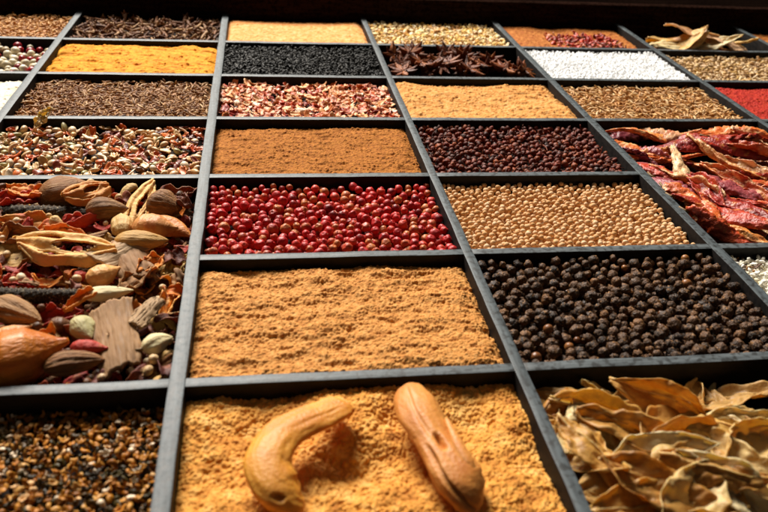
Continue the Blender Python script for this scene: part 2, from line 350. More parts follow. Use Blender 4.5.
m_brn = mat('cinnamon_powder', ['8c4e16', 'a86620', 'bc7a30'], .85, .5, 2500, per_item=False, mscale=600, mcol='5a2a0c', mthr=(.55, .7), mamt=.7, spec=.2)
powder(1, 3, 'ground_spice', m_brn, 'cinnamon brown powder in the compartment behind the pink peppercorns', z=-5*mm, step=.35*mm, und=.8*mm, crumbs=5000, cr=(.35*mm, 1.1*mm), seed=3, ridge=.5*mm, edge=2*mm)
m_bei = mat('pale_yellow_powder', ['b87434', 'd0924c', 'dca86c'], .85, .4, 2000, per_item=False, mscale=400, mcol='9a6420', mthr=(.6, .75), mamt=.5, spec=.2)
powder(2, 4, 'ground_spice', m_bei, 'pale golden powder between the star anise and the dark red berries', z=-3.6*mm, step=.45*mm, und=1.5*mm, crumbs=1800, cr=(.4*mm, 1.5*mm), seed=4, ridge=.5*mm)
m_tur = mat('turmeric_powder', ['c87808', 'e0900e', 'eaa222'], .8, .4, 1800, per_item=False, mscale=250, mcol='b06008', mthr=(.6, .72), mamt=.6, spec=.2)
powder(0, 5, 'ground_spice', m_tur, 'bright yellow orange powder in the compartment in front of the cloves', z=-3*mm, step=.45*mm, und=1.8*mm, crumbs=900, cr=(.5*mm, 1.6*mm), seed=5, ridge=.6*mm)
m_org = mat('peach_salt', ['cc7830', 'e09850', 'ecb078'], .8, .4, 1800, per_item=False, mscale=300, spec=.25)
powder(1, 6, 'ground_spice', m_org, 'pale peach orange grains in the far compartment behind the black seeds', z=-3.5*mm, step=.5*mm, und=.8*mm, crumbs=2500, cr=(.5*mm, 1.0*mm), seed=6)
m_rb = mat('russet_powder', ['8a4c1c', 'a86428', 'bc7c3c'], .85, .4, 1800, per_item=False, mscale=300, spec=.2, mcol='7a2410', mthr=(.55, .7))
powder(3, 6, 'ground_spice', m_rb, 'russet orange powder topped with red flakes, behind the white salt', z=-4*mm, step=.5*mm, und=1.4*mm, crumbs=1500, cr=(.5*mm, 1.3*mm), seed=7)
m_red = mat('chilli_powder', ['8c1408', 'a42410', 'b43414'], .8, .5, 1500, per_item=False, mscale=350, mcol='a01008', mthr=(.5, .65), spec=.25)
powder(4, 4, 'ground_spice', m_red, 'bright red chilli powder in the compartment at the right edge', z=-4*mm, step=.45*mm, und=1.2*mm, crumbs=4000, cr=(.5*mm, 1.4*mm), seed=8)
m_wht = mat('cream_powder', ['d8c4a0', 'e8dcc4', 'f0e8d8'], .8, .3, 1500, per_item=False, mscale=90, mcol='e0b888', mthr=(.55, .75), spec=.25)
powder(-1, 4, 'ground_spice', m_wht, 'cream white powder in the compartment at the left edge', z=-4*mm, step=.5*mm, und=1.8*mm, crumbs=1500, cr=(.5*mm, 1.5*mm), seed=9)
for c, r in ((-1, 3), (4, 3), (4, 2), (3, 0), (5, 5), (5, 6)):
    powder(c, r, 'ground_spice', m_brn if c != 5 else m_rb, 'powder in a compartment past the side of the view' if c != 5 else 'rust brown powder past the far right divider', z=-5*mm, step=1*mm, crumbs=500, cr=(.6*mm, 1.5*mm), seed=40+c+r)

# ================================================================== PEPPERCORNS, SEEDS AND BERRIES
def wrinkled(l, r, amp, fr, s, dent=0.0):
    V, F = ico(l); n = 1 - np.abs(fbm(V*fr + s*5.1, s, 3))*2; d = 1 + amp*(n-.3) + .06*fbm(V*1.2+s, s+3, 1)
    if dent:
        for q in range(3):
            a = np.random.RandomState(s*9+q).normal(size=3); a /= np.linalg.norm(a); d -= dent*np.exp(-np.sum((V-a)**2, 1)/.12)
    return V*d[:, None]*r, F
# pink peppercorns
m_pink = mat('pink_peppercorn_skin', ['780c10', 'b01c1c', 'c42420', 'b4181c', 'cc3826', 'b0502c', 'c87840', 'a01818', 'c03030'],   .46, .5, 900, mottle=.45, mscale=300, spec=.4, coat=.05, k=1.0, mcol='5c0c0c', mthr=(.60, .72), mamt=.6)
pk = [wrinkled(3, 2.42*mm, .10, 2.4, s, .32) for s in range(8)]
def stalk(vf, s):
    V, F = vf; z = V[:, 2].max(); st = loft(np.array([[0, 0, z-.3*mm], [.1*mm, 0, z+.3*mm], [.2*mm, .05*mm, z+.9*mm]]), [.35*mm, .22*mm, .2*mm], [.35*mm, .22*mm, .2*mm], 6, up=(1, 0, 0)); return cat([(V, F), st])
pk = [stalk(a, i) if i % 3 == 0 else a for i, a in enumerate(pk)]
c = Cell(1, 2, z=-14.5*mm, und=1.1*mm, edge=.8*mm, res=.9*mm, seed=3)
pl = c.fill(pk, 5200, q=.96, zmax=-4.5*mm, tries=8, jit=4*mm, srange=(.72, 1.12))
low = [wrinkled(2, 2.42*mm, .10, 2.4, s, .32) for s in range(8)]
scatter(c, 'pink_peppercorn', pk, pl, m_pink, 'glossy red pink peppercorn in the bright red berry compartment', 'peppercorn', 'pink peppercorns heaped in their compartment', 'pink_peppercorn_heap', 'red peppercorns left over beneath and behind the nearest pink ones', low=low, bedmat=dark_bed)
# black peppercorns
m_blk = mat('black_peppercorn_skin', ['2a1c12', '342216', '46301e', '5a3c24', '3a281a', '64442a', '4c3422', '7c5430'], .5, .9, 1100, mottle=.35, mscale=500, spec=.3, k=1.0, mcol='b8844c', mthr=(.55, .70), mamt=.7, bdist=.0009)
bk = [wrinkled(3, 2.5*mm, .30, 3.0 + .4*(s % 3), s+20) for s in range(8)]
c = Cell(2, 1, z=-13*mm, und=1.0*mm, edge=.5*mm, res=.9*mm, seed=5)
pl = c.fill(bk, 6000, q=.96, zmax=-3.1*mm, tries=8, jit=4*mm, srange=(.62, 1.1))
m_bb = mat('brown_peppercorn_skin', ['7c4a24', '96602f', '6a3c1c'], .4, .3, 1100, mottle=.3, mscale=300)
mix_k = bk + [blob(3, 2.1*mm, 2.1*mm, 2*mm, .03, 1.5, s) for s in (1, 2)]
pl = [(8 + rng.randint(2), R, l, s) if rng.rand() < .045 else (k, R, l, s) for k, R, l, s in pl]
lowb = [wrinkled(2, 2.5*mm, .30, 3.0 + .4*(s % 3), s+20) for s in range(8)] + [blob(2, 2.1*mm, 2.1*mm, 2*mm, .03, 1.5, s) for s in (1, 2)]
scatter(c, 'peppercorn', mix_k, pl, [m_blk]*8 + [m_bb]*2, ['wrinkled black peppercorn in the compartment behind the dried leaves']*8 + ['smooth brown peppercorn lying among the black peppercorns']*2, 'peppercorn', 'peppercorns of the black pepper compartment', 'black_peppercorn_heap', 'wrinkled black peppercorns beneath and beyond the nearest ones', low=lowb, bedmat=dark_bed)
# small round tan seeds
m_mus = mat('tan_seed_skin', ['cc9860', 'dcac78', 'e8c094', 'd4a068', 'f0cca4', 'cc985e', 'e4b888'], .65, .25, 1500, mottle=.25, mscale=400, spec=.2, k=.95, mcol='b87c4c', mthr=(.55, .75), mamt=.5)
mk = [blob(2, 1.45*mm, (1.45-.06*s)*mm, 1.4*mm, .07, 1.6, s+50) for s in range(5)]
c = Cell(2, 2, z=-9.8*mm, und=1.2*mm, edge=.6*mm, res=.6*mm, seed=8)
c.H = np.where(c.H < 0, c.H - 4*mm*np.clip((c.grid()[0]-(c.x1-14*mm))/(14*mm), 0, 1)**2, c.H); c.base = c.H.copy()
pl = c.fill(mk, 6500, zmax=-5.4*mm, tries=5, jit=2*mm, srange=(.78, 1.18))
scatter(c, 'mustard_seed', mk, pl, m_mus, 'small round pale tan seed in the compartment behind the black peppercorns', 'seed', 'round tan seeds heaped in their compartment', 'tan_seed_heap', 'round tan seeds beneath and beyond the nearest ones', bedmat=m_mus)
# dark red berries
m_ber = mat('dark_berry_skin', ['401408', '70240f', '80300f', '4c1a0c', '98481c', '64260e', '30140a'], .55, .7, 1600, mottle=.35, mscale=500, spec=.35, mcol='8c4424', mthr=(.6, .75), mamt=.6)
def husk(s, l=2):
    V, F = ico(l); a = np.array([0, 0, 1.0]); d = 1 + .34*fbm(V*2.4+s*3.3, s, 3) - .85*np.exp(-((V[:, 0]/.28)**2+((V[:, 2]-1)/.6)**2)); return V*d[:, None]*[1.9*mm, 1.9*mm, 1.7*mm], F
hk = [husk(s) for s in range(6)] + [wrinkled(2, 1.6*mm, .14, 2.4, s+70) for s in range(2)]
twig = loft(np.array([[t*7*mm-3*mm, math.sin(t*3)*.7*mm, 0] for t in np.linspace(0, 1, 6)]), .3*mm, .3*mm, 5)
hk.append(twig)
c = Cell(2, 3, z=-10*mm, und=1*mm, edge=1.2*mm, res=.7*mm, seed=9)
pl = c.fill(hk, 3000, zmax=-4.6*mm, tries=4, jit=2.5*mm, srange=(.8, 1.2))
scatter(c, 'dried_berry', hk, pl, m_ber, 'tiny dark red split berry husk behind the tan seeds', 'dried berry', 'dark red berries heaped in their compartment', 'dark_berry_heap', 'dark red brown berry husks beneath and beyond the nearest ones', bedmat=dark_bed)

# nearest left compartment: tea-like mixture of chips, husks and small seeds
def crescent(s, L=3*mm, w=.9*mm):
    t = np.linspace(-1, 1, 9); P = np.stack([t*L/2, (1-t**2)*L*.35, .2*mm*np.sin(t*3+s)], 1); r = w*np.sqrt(np.clip(1-t**2, .03, 1)); return loft(P, r, r*.45, 8)
def chip(s, L=3*mm, W=2.2*mm, th=.35*mm, curl=.6, nu=9, nv=7, jag=.25):
    rs = np.random.RandomState(s+900); u, v = np.meshgrid(np.linspace(-1, 1, nu), np.linspace(-1, 1, nv), indexing='ij')
    k1, k2 = rs.uniform(-curl, curl, 2)
    x = u*L/2*np.sqrt(1-.42*v*v); y = v*W/2*np.sqrt(1-.42*u*u)
    j = 1 + jag*vnoise(np.stack([u*1.7+s, v*1.7, u*0], -1), s); x *= j; y *= j
    z = (k1*(x*x)/(L/2) + k2*(y*y)/(W/2)) + .12*W*vnoise(np.stack([u*2, v*2, u*0+s], -1), s+1)
    return sheet(np.stack([x, y, z], -1), th)
m_mixbl = mat('seed_mixture', ['3a3014', 'a8681c', '443814', 'b07424', 'c08438', '50380f', 'c48c40', '96580f', 'd09c54', '30240f', 'b07020', 'f0d8b8', '4a3414', 'c07c28', '8c5418', 'e0b078'], .42, .35, 1500, mottle=.06, const=True, mscale=500, spec=.22)
bl = [crescent(s) for s in range(4)] + [chip(s, curl=1.3, jag=.5) for s in range(8)] + [wrinkled(2, 1.1*mm, .25, 2, 3), blob(2, 1.7*mm, .9*mm, .8*mm, .2, 2, 5)]
bl = [(V*.82, F) for V, F in bl]
c = Cell(0, 0, z=-12.5*mm, und=2*mm, edge=1*mm, res=.6*mm, seed=12)
pl = c.fill(bl, 900, zmax=-8.4*mm, tries=3, q=.95, jit=2*mm, rot=lambda: flat_rot(.5), window=(c.x0, c.x0+65*mm, c.y0, c.y1), srange=(.8, 1.3))
pl += c.fill(bl, 3400, zmax=-8.4*mm, tries=3, q=.95, jit=2*mm, rot=lambda: flat_rot(.5), window=(c.x1-56*mm, c.x1, c.y0+18*mm, c.y1), srange=(.75, 1.35))
scatter(c, 'spice_chip', bl, pl, m_mixbl, 'small brown or dark chip of seed and husk in the nearest left compartment', 'seed chip', 'chips and seeds of the nearest left compartment', 'seed_chip_mixture', 'loose mixture of dark, orange and cream seed chips in the nearest left compartment', bedmat=dark_bed)

# mixed grains and pulses behind the large mixture
cols = [('cream', ['dcb88c', 'e8d0b0', 'd0a878', 'e0b090']), ('green', ['948848', 'a89c68', 'a89868']), ('orange', ['c85a1c', 'd87838', 'b84818']), ('brown', ['6a3c1c', '8a5a30', '4a2814']), ('maroon', ['5c2012', '7c3018', '98442a']), ('tan', ['cc9c60', 'dcb480', 'c08c50'])]
mg = [mat('grain_'+n, cc, .42, .2, 1200, mottle=.4, mscale=350, spec=.45) for n, cc in cols]
gk, gm, gl = [], [], []
def addk(vf, m, l): gk.append(vf); gm.append(m); gl.append(l)
for s in range(5): addk(blob(2, 2.3*mm, 1.9*mm, 1.5*mm, .06, 1.3, s), mg[0], 'cream coloured rounded bean')
addk(chip(1, 9*mm, 3.4*mm, .5*mm, .5), mg[0], 'pale flat pumpkin seed shape'); addk(chip(2, 8*mm, 2.4*mm, .6*mm, .7), mg[5], 'tan split pod sliver')
addk(blob(2, 2*mm, 2*mm, 1.3*mm, .05, 1.3, 8), mg[1], 'dull green lentil'); addk(blob(2, 3.1*mm, 1.5*mm, 1.3*mm, .06, 1.3, 9), mg[1], 'dull green elongated grain')
addk(blob(2, 2.2*mm, 2*mm, 1.2*mm, .07, 1.3, 10), mg[2], 'orange lentil'); addk(chip(3, 5.5*mm, 3.4*mm, .5*mm, .8), mg[2], 'orange curled flake')
addk(blob(2, 2*mm, 1.7*mm, 1.4*mm, .1, 1.5, 11), mg[3], 'brown rounded seed'); addk(chip(4, 5*mm, 4*mm, .5*mm, .9), mg[4], 'maroon curled flake'); addk(chip(6, 7*mm, 2*mm, .5*mm, .9), mg[4], 'maroon narrow flake')
for s in range(2): addk(blob(2, 2.9*mm, 1.4*mm, 1.2*mm, .07, 1.3, s+14), mg[5], 'tan elongated grain')
addk(crescent(4, 8*mm, 1*mm), mg[0], 'thin cream crescent of seed'); addk(blob(2, 2*mm, 1.8*mm, 1.5*mm, .05, 1.3, 18), mg[5], 'tan rounded bean'); addk(chip(9, 4.5*mm, 3*mm, .5*mm, .8), mg[3], 'brown broken husk')
for s in range(3): addk(chip(s+20, 5.5*mm, 3.2*mm, .5*mm, .8), mg[5], 'tan broken husk'); addk(chip(s+24, 6*mm, 3.4*mm, .5*mm, .9), [mg[5], mg[2], mg[2]][s], ['tan curled flake', 'orange curled flake', 'orange curled flake'][s])
gk = [(V*1.12, F) for V, F in gk]
c = Cell(0, 3, z=-9*mm, und=1.3*mm, edge=1*mm, res=.8*mm, seed=14)
pl = c.fill(gk, 1500, zmax=-5.0*mm, tries=4, q=.96, jit=2.5*mm, rot=lambda: flat_rot(.35), srange=(.75, 1.15))
scatter(c, 'mixed_grain', gk, pl, gm, [l+' in the mixed pulses compartment' for l in gl], 'grain', 'grains and flakes of the mixed pulses compartment', 'mixed_grain_heap', 'mixed pulses and flakes beneath and beyond the nearest ones', bedmat=dark_bed)

# pale pink onion-like flakes
m_fl = mat('dried_flake', ['d07840', 'e8a468', 'f0c090', 'b8481c', 'ecac74', 'dc9060', '982c1c', 'f0ceb0', 'd4805a', 'dc9070', 'c85828', 'e09c68'], .5, .3, 900, mottle=.12, mscale=220, spec=.35, const=True)
fk = [chip(s+30, 6.2*mm, 3.8*mm, .4*mm, .5, jag=.35) for s in range(8)]
c = Cell(1, 4, z=-8.5*mm, und=1.2*mm, edge=1.2*mm, res=.8*mm, seed=16)
pl = c.fill(fk, 1150, zmax=-4.5*mm, tries=3, q=.9, jit=3*mm, rot=lambda: flat_rot(.3), srange=(.6, 1.25))
scatter(c, 'dried_flake', fk, pl, m_fl, 'small curled pink, cream or orange dried flake in the pink flake compartment', 'dried flake', 'pink and cream flakes heaped in their compartment', 'dried_flake_heap', 'pink and cream dried flakes beneath and beyond the nearest ones', bedmat=dark_bed)
m_rf = mat('red_flake', ['7a1008', 'a81c10', 'c84828', '5a0c08', 'd88050'], .45, .3, 900, mottle=.3, spec=.4)
c = Cell(3, 6, z=-2.8*mm, und=.6*mm, edge=1.2*mm, res=1*mm, seed=17); rf = [chip(s+60, 6*mm, 3.2*mm, .5*mm, .9) for s in range(4)]
pl = c.fill(rf, 150, q=.8, rot=lambda: flat_rot(.3), window=(.278, .338, .406, .45), srange=(.7, 1.2))
scatter(c, 'red_flake', rf, pl, m_rf, 'dark red flake lying on the russet orange powder', 'dried flake', 'red flakes on the russet powder')

# fine seeds nobody could count
def seed_shape(L, w, s): 
    t = np.linspace(-1, 1, 7); P = np.stack([t*L/2, .12*L*(1-t*t), 0*t], 1); r = w*np.sqrt(np.clip(1-t*t, .06, 1))*(1-.25*t); return loft(P, r, r*.8, 6)
def fine(c, r, name, cols_, label, L=5*mm, w=.75*mm, n=2200, z=-6.5*mm, k=1.0, tilt=.3, und=1*mm, cat_='seeds', kinds=None, spec=.2, mottle=.2, **kw):
    m = mat(name+'_skin', cols_, .5, .3, 1500, mottle=mottle, mscale=500, spec=spec, k=k); ce = Cell(c, r, z=z, und=und, edge=1.5*mm, res=.9*mm, seed=c*7+r)
    kd = kinds or [seed_shape(L, w, s) for s in range(2)]
    pl = ce.fill(kd, n, zmax=z+2.6*mm, tries=2, q=.85, rot=lambda: flat_rot(tilt), srange=(.75, 1.2)); return grains(ce, name, kd, pl, m, label, cat_, **kw), m
fine(0, 4, 'cumin_seeds', ['74441c', '94602c', 'b08048', '623616', 'bc8c54', '845024', 'dcb888'], 'dark brown slender seeds in the compartment in front of the yellow orange powder', n=2300, L=5.2*mm, w=.62*mm)
fine(3, 4, 'fennel_seeds', ['a87038', 'c08c50', 'd8ac70', '986028', 'e4c494', 'b47c44'], 'pale brown slender seeds in the compartment in front of the white salt', n=2300, L=5.6*mm, w=.75*mm)
fine(1, 5, 'black_seeds', ['0c0b0a', '161412', '24211d', '100e0d', '343029'], 'tiny black seeds in the compartment behind the pink flakes', n=2600, L=3.4*mm, w=.75*mm, tilt=.5, z=-4.5*mm)
fine(-1, 6, 'tan_seeds', ['a87030', 'c08a48', 'd0a060', '985c20'], 'tan slender seeds in the far left compartment', n=1500, L=4.5*mm, w=.8*mm, z=-5*mm)
fine(4, 5, 'pale_seeds', ['b08848', 'cca870', '7c5428', 'e0c498', '946834', 'e8d0ac'], 'mixed pale and brown seeds in the compartment right of the white salt', n=1300, z=-6.5*mm, kinds=[blob(1, 2.2*mm, 1.5*mm, 1.2*mm, .1, 1.5, 3), seed_shape(6*mm, 1*mm, 1), crescent(2, 5*mm, 1*mm)])
fine(2, 6, 'oat_flakes', ['c89038', 'e0b860', 'f0dca8', 'b87c28', 'f4e8c8', 'dcb050'], 'golden and cream flakes in the far compartment behind the star anise', n=1500, z=-5.5*mm, kinds=[chip(s+80, 4.2*mm, 3*mm, .6*mm, .6) for s in range(4)], tilt=.4)
def crystal(s):
    V, F = ico(1); rs = np.random.RandomState(s); V = np.sign(V)*np.abs(V)**.45; V = V*rs.uniform(.7, 1.3, 3)*.95*mm; return V, F
m_salt_o, m_salt = fine(3, 5, 'coarse_salt', ['f8f8f8', 'ffffff', 'f0f0f0', 'ffffff'], 'coarse white salt crystals in a compartment near the far right', n=5200, z=-5*mm, kinds=[crystal(s) for s in range(4)], tilt=1.5, und=2.6*mm, smooth=False, spec=.6, cat_='salt')
fine(3, 1, 'sesame_seeds', ['ece4cc', 'f4eee0', 'f8f4e8', 'e0d4b4'], 'cream sesame like seeds in the compartment at the right edge behind the leaves', n=2600, L=2.8*mm, w=.85*mm, z=-6.5*mm)
ce = Cell(3, 1, z=-4.5*mm, und=.8*mm, res=.9*mm, seed=88)
m_frag = mat('seed_fragment', ['1c1410', '6c4420', 'a87838', '2c2018'], .5, .3, mottle=.2)
pl = ce.fill([chip(s+70, 4*mm, 2*mm, .5*mm, .8) for s in range(3)], 16, q=.8, rot=flat_rot, window=(.243, .258, .066, .0775), srange=(.6, 1.1))
scatter(ce, 'brown_fragment', [chip(s+70, 4*mm, 2*mm, .5*mm, .8) for s in range(3)], pl, m_frag, 'brown or black fragment on the cream seeds in the corner of their compartment', 'seed fragment', 'fragments on the cream seeds')

# coloured peppercorns at the far left
m_cp = [mat('pale_peppercorn_skin', ['b8a078', 'd8c8a4', 'e0d4b8', '9c8458'], .5, .3, 900, mottle=.2, k=.95), mat('crimson_peppercorn_skin', ['7a0c14', 'a8141c', '8c1018'], .35, .3, 900, mottle=.3)]
ck = [wrinkled(2, 3.0*mm, .07, 2, s+90) for s in range(4)]
c = Cell(-1, 5, z=-9*mm, und=1*mm, edge=1*mm, res=1*mm, seed=21)
pl = c.fill(ck, 600, zmax=-4.5*mm, tries=5, jit=3*mm, srange=(.8, 1.2))
scatter(c, 'mixed_peppercorn', ck, pl, [m_cp[0], m_cp[0], m_cp[0], m_cp[1]], ['pale cream peppercorn in the mixed pepper compartment at the left edge']*3+['crimson peppercorn in the mixed pepper compartment at the left edge'], 'peppercorn', 'mixed peppercorns at the left edge', 'mixed_peppercorn_heap', 'cream and crimson peppercorns beneath the uppermost ones at the left edge', bedmat=dark_bed)

# cloves
def clove(s):
    rs = np.random.RandomState(s+5); L = 9*mm; t = np.linspace(0, 1, 9); b = rs.uniform(-1, 1)*1.2*mm
    P = np.stack([t*L-L/2, b*np.sin(t*3.1), 0*t], 1); r = np.array([.5, .75, .9, 1.0, 1.1, 1.2, 1.35, 1.6, 1.0])*mm
    parts = [loft(P, r, r*.85, 8)]
    for a in range(4):
        q = a*math.pi/2+.4; d = np.array([.35, math.cos(q), math.sin(q)]); c0 = P[-1]+np.array([-.3*mm, 0, 0])
        parts.append(loft(np.array([c0, c0+d*1.6*mm, c0+d*2.8*mm+np.array([.9*mm, 0, 0])]), [.8*mm, .6*mm, .12*mm], [.4*mm, .35*mm, .12*mm], 6, up=(.9, .1, .2)))
    hd = blob(1, 1.25*mm, 1.25*mm, 1.25*mm, .05, 1, s); parts.append((hd[0]+P[-1]+[.9*mm, 0, 0], hd[1])); return cat(parts)
m_cl = mat('clove_skin', ['4a2814', '6a4020', '845430', '5a3418', '9c7448', 'b89068'], .6, .5, 1200, mottle=.3, mscale=300, spec=.2)
clk = [clove(s) for s in range(5)]; c = Cell(0, 6, z=-8.5*mm, und=1*mm, edge=1*mm, res=1*mm, seed=24)
pl = c.fill(clk, 560, zmax=-3.5*mm, tries=3, q=.92, rot=lambda: flat_rot(.35), srange=(.85, 1.25))
scatter(c, 'clove', clk, pl, m_cl, 'brown clove bud in the far left clove compartment', 'clove', 'cloves heaped in their compartment', 'clove_heap', 'brown cloves beneath the uppermost ones', bedmat=dark_bed, limit=300)

# star anise
def anise(s):
    rs = np.random.RandomState(s+50); parts = []
    for a in range(8):
        q = a*math.pi/4 + rs.uniform(-.12, .12); L = rs.uniform(9, 13)*mm; t = np.linspace(0, 1, 10)
        rr = L*(.08+.92*t); P = np.stack([rr*math.cos(q), rr*math.sin(q), 2.6*mm*t**2 - .6*mm*np.sin(t*math.pi)], 1)
        w = np.array([1.0, 1.6, 2.1, 2.4, 2.5, 2.3, 1.9, 1.3, .7, .15])*mm*rs.uniform(.6, .95); h = w*1.25
        th = np.linspace(0, 2*math.pi, 12, endpoint=False); g = 1-.72*np.exp(-((th-math.pi/2)/.42)**2)[None, :]*np.sin(np.clip(t, .05, .95)*math.pi)[:, None]**.5
        parts.append(loft(P, w, h, 12, prof=g))
        if rs.rand() < .7:
            sd = blob(1, 1.5*mm, 1*mm, .9*mm, .02, 1, a); R = euler(0, 0, q); parts.append((sd[0]@R.T + P[5] + [0, 0, .9*mm], sd[1]))
    parts.append(loft(np.array([[0, 0, -3*mm], [.3*mm, 0, -1*mm], [0, 0, 1*mm]]), [.5*mm, .7*mm, .9*mm], [.5*mm, .7*mm, .9*mm], 7, up=(1, 0, 0)))
    return cat(parts)
m_an = mat('star_anise_skin', ['4a1c08', '6a3010', '844418', '38140a', '985420'], .55, .6, 700, mottle=.6, spec=.25, mscale=160, mcol='b08058', mthr=(.58, .72), mamt=.6)
ak = [anise(s) for s in range(6)]; c = Cell(2, 5, z=-7.5*mm, und=.5*mm, edge=0, res=1.2*mm, seed=25); tk = [mesh('star_anise', a, m_an) for a in ak]; cnt = 0
spots = [(405, 70), (432, 70), (470, 72), (505, 72), (420, 66), (486, 64), (402, 66), (440, 62), (478, 66), (515, 68), (392, 56), (425, 54), (458, 52), (492, 56), (412, 60), (500, 62), (465, 60), (448, 70), (395, 72), (528, 72)]
words = ['front left corner of its compartment', 'front row of its compartment near the dark powder divider', 'front of its compartment, third along', 'front right corner of its compartment']
under = [(c.x0+rng.uniform(.1, .9)*(c.x1-c.x0), c.y0+rng.uniform(.1, .9)*(c.y1-c.y0)) for _ in range(12)]
for x, y in under + [tuple(at(px, py, -2*mm)[:2]) for px, py in spots]:
    k_ = rng.randint(6); R = flat_rot(.35); V = ak[k_][0]@R.T; p = c.put(V, x, y, q=.85, tries=2, jit=2*mm)
    link('star_anise', tk[k_], None, R, (p[0], p[1], min(p[2], 4*mm)), 1, label='brown star anise pod in the star anise compartment', category='star anise', group='star anise pods'); cnt += 1

# ================================================================== DRIED CHILLIES
def chilli(s, L=50*mm, W=5.5*mm):
    rs = np.random.RandomState(s+300); N = 40; t = np.linspace(0, 1, N); b1, b2 = rs.uniform(-1, 1, 2)
    P = np.stack([t*L-L/2, b1*L*.13*np.sin(t*math.pi)+b2*L*.06*np.sin(t*2*math.pi), L*.03*np.sin(t*math.pi*2+rs.uniform(0, 6))], 1)
    w = W*(np.clip(np.sin(np.clip(t*1.0, .02, .98)*math.pi), 0, 1)**.45)*(1-.45*t)*(1+.22*np.array([vnoise(np.array([[x*7+s, 0, s]]), s)[0] for x in t]))
    M = 22; th = np.linspace(0, 2*math.pi, M, endpoint=False)
    Q = np.stack([np.repeat(t*9, M)+s, np.tile(np.cos(th)*1.4, N), np.tile(np.sin(th)*1.4, N)], 1)
    prof = 1+.42*(1-2*np.abs(fbm(Q*1.5, s, 3)))-.1; prof = prof.reshape(N, M)
    prof -= (.35*np.exp(-(((th-math.pi/2+rs.uniform(-.4, .4))/.45)**2)))[None, :]*(np.sin(t*math.pi)[:, None])
    tw = np.cumsum(np.full(N, rs.uniform(-2.2, 2.2)/N)) + rs.uniform(-.4, .4)
    # flattened section, turned about the pod's own line
    V, F = loft(P, w, w*.38, M, prof=prof); c0 = np.repeat(P, M, 0); d = V[:N*M]-c0; a = np.repeat(tw, M); y, z = d[:, 1].copy(), d[:, 2].copy()
    d[:, 1] = y*np.cos(a)-z*np.sin(a); d[:, 2] = y*np.sin(a)+z*np.cos(a); V[:N*M] = c0+d; return V, F
def tornpod(s, L=40*mm, W=15*mm):
    """a pod split open: a curled crumpled strip"""
    rs = np.random.RandomState(s+400); nu, nv = 40, 16; u, v = np.meshgrid(np.linspace(0, 1, nu), np.linspace(-1, 1, nv), indexing='ij')
    w = W/2*np.sin(np.clip(u, .03, .97)*math.pi)**.5*(1+.2*vnoise(np.stack([u*5, v*1, u*0+s], -1), s)); cu = rs.uniform(.9, 1.6)+.5*np.sin(u*4+s)
    r = w/cu; a = v*cu; x = u*L-L/2; y = r*np.sin(a); z = r*(1-np.cos(a))*rs.choice([-1, 1])
    y = y + .1*L*rs.uniform(-1, 1)*np.sin(u*math.pi); z = z + .04*L*np.sin(u*5+s)
    n = fbm(np.stack([u*11+s, v*4, u*0], -1), s, 4)*.9; z = z + 1.3*mm*n; y = y+.8*mm*fbm(np.stack([u*8, v*2, u*0+s+5], -1), s+2, 2)
    return sheet(np.stack([x, y, z], -1), .5*mm)
m_ch = [mat('red_chilli_skin', ['7c140c', 'a42818', 'bc3c1c', '8c1c10', 'c85028'], .40, .7, 700, mottle=.9, mscale=130, sss=.15, spec=.5, mcol='d88838', mthr=(.56, .70), mamt=.8, bdist=.001),
        mat('orange_chilli_skin', ['c04c20', 'd46c2c', 'e09048', 'b43c1c'], .40, .7, 700, mottle=.9, mscale=130, sss=.15, spec=.5, mcol='f0c088', mthr=(.50, .66), mamt=.85, bdist=.001),
        mat('pale_chilli_skin', ['c87038', 'd89c60', 'e8c090', 'b85028'], .40, .7, 700, mottle=.9, mscale=130, sss=.15, spec=.5, mcol='8c1c14', mthr=(.54, .66), mamt=.8, bdist=.001),
        mat('purple_chilli_skin', ['64202a', '8c3840', 'a85050', '581c24'], .40, .7, 700, mottle=.9, mscale=130, sss=.15, spec=.5, mcol='c07050', mthr=(.58, .72), mamt=.6, bdist=.001)]
chn = ['red', 'orange', 'pale orange', 'purplish']
c = Cell(3, 2, rows=2, z=-9*mm, und=0, edge=0, res=1.2*mm, seed=30)
st_m = mat('dry_stalk', ['8c6a34', '6a4c20'], .6, .4, per_item=False)
# px centre, py centre, world angle (deg), length mm, width mm, material, torn?
ch = []
for _ in range(46): ch.append((None, None, rng.uniform(-95, 35), rng.uniform(36, 56), rng.uniform(4.0, 5.6), rng.randint(4), rng.rand() < .35))
ch += [(655, 131, 4, 62, 4.5, 1, 0), (718, 140, -22, 66, 5, 0, 0), (655, 148, -6, 58, 6, 1, 0), (750, 150, -30, 44, 6, 2, 1), (665, 168, -55, 50, 5.5, 3, 0), (690, 160, -70, 44, 7, 2, 1), (725, 155, -40, 56, 6, 2, 1), (645, 172, -55, 46, 5, 0, 0),
       (684, 183, -62, 52, 7, 2, 1), (668, 196, -68, 58, 6, 3, 0), (712, 178, -30, 50, 7, 3, 0), (705, 200, -70, 50, 8, 0, 1), (745, 180, -48, 60, 7, 1, 1), (650, 205, -75, 40, 6, 1, 0), (692, 218, -38, 60, 5.5, 0, 0), (742, 215, -60, 46, 9, 0, 1), (728, 232, -35, 42, 6, 1, 1), (755, 200, -45, 55, 6, 0, 0), (700, 232, -30, 40, 5, 0, 0), (760, 165, -50, 50, 6, 2, 1), (690, 142, -15, 50, 5, 0, 0), (735, 128, 5, 50, 5, 1, 0), (640, 150, -50, 36, 5, 3, 0), (757, 129, -20, 46, 6, 1, 0), (748, 137, -5, 48, 6, 0, 0), (766, 142, -35, 42, 6, 2, 1)]
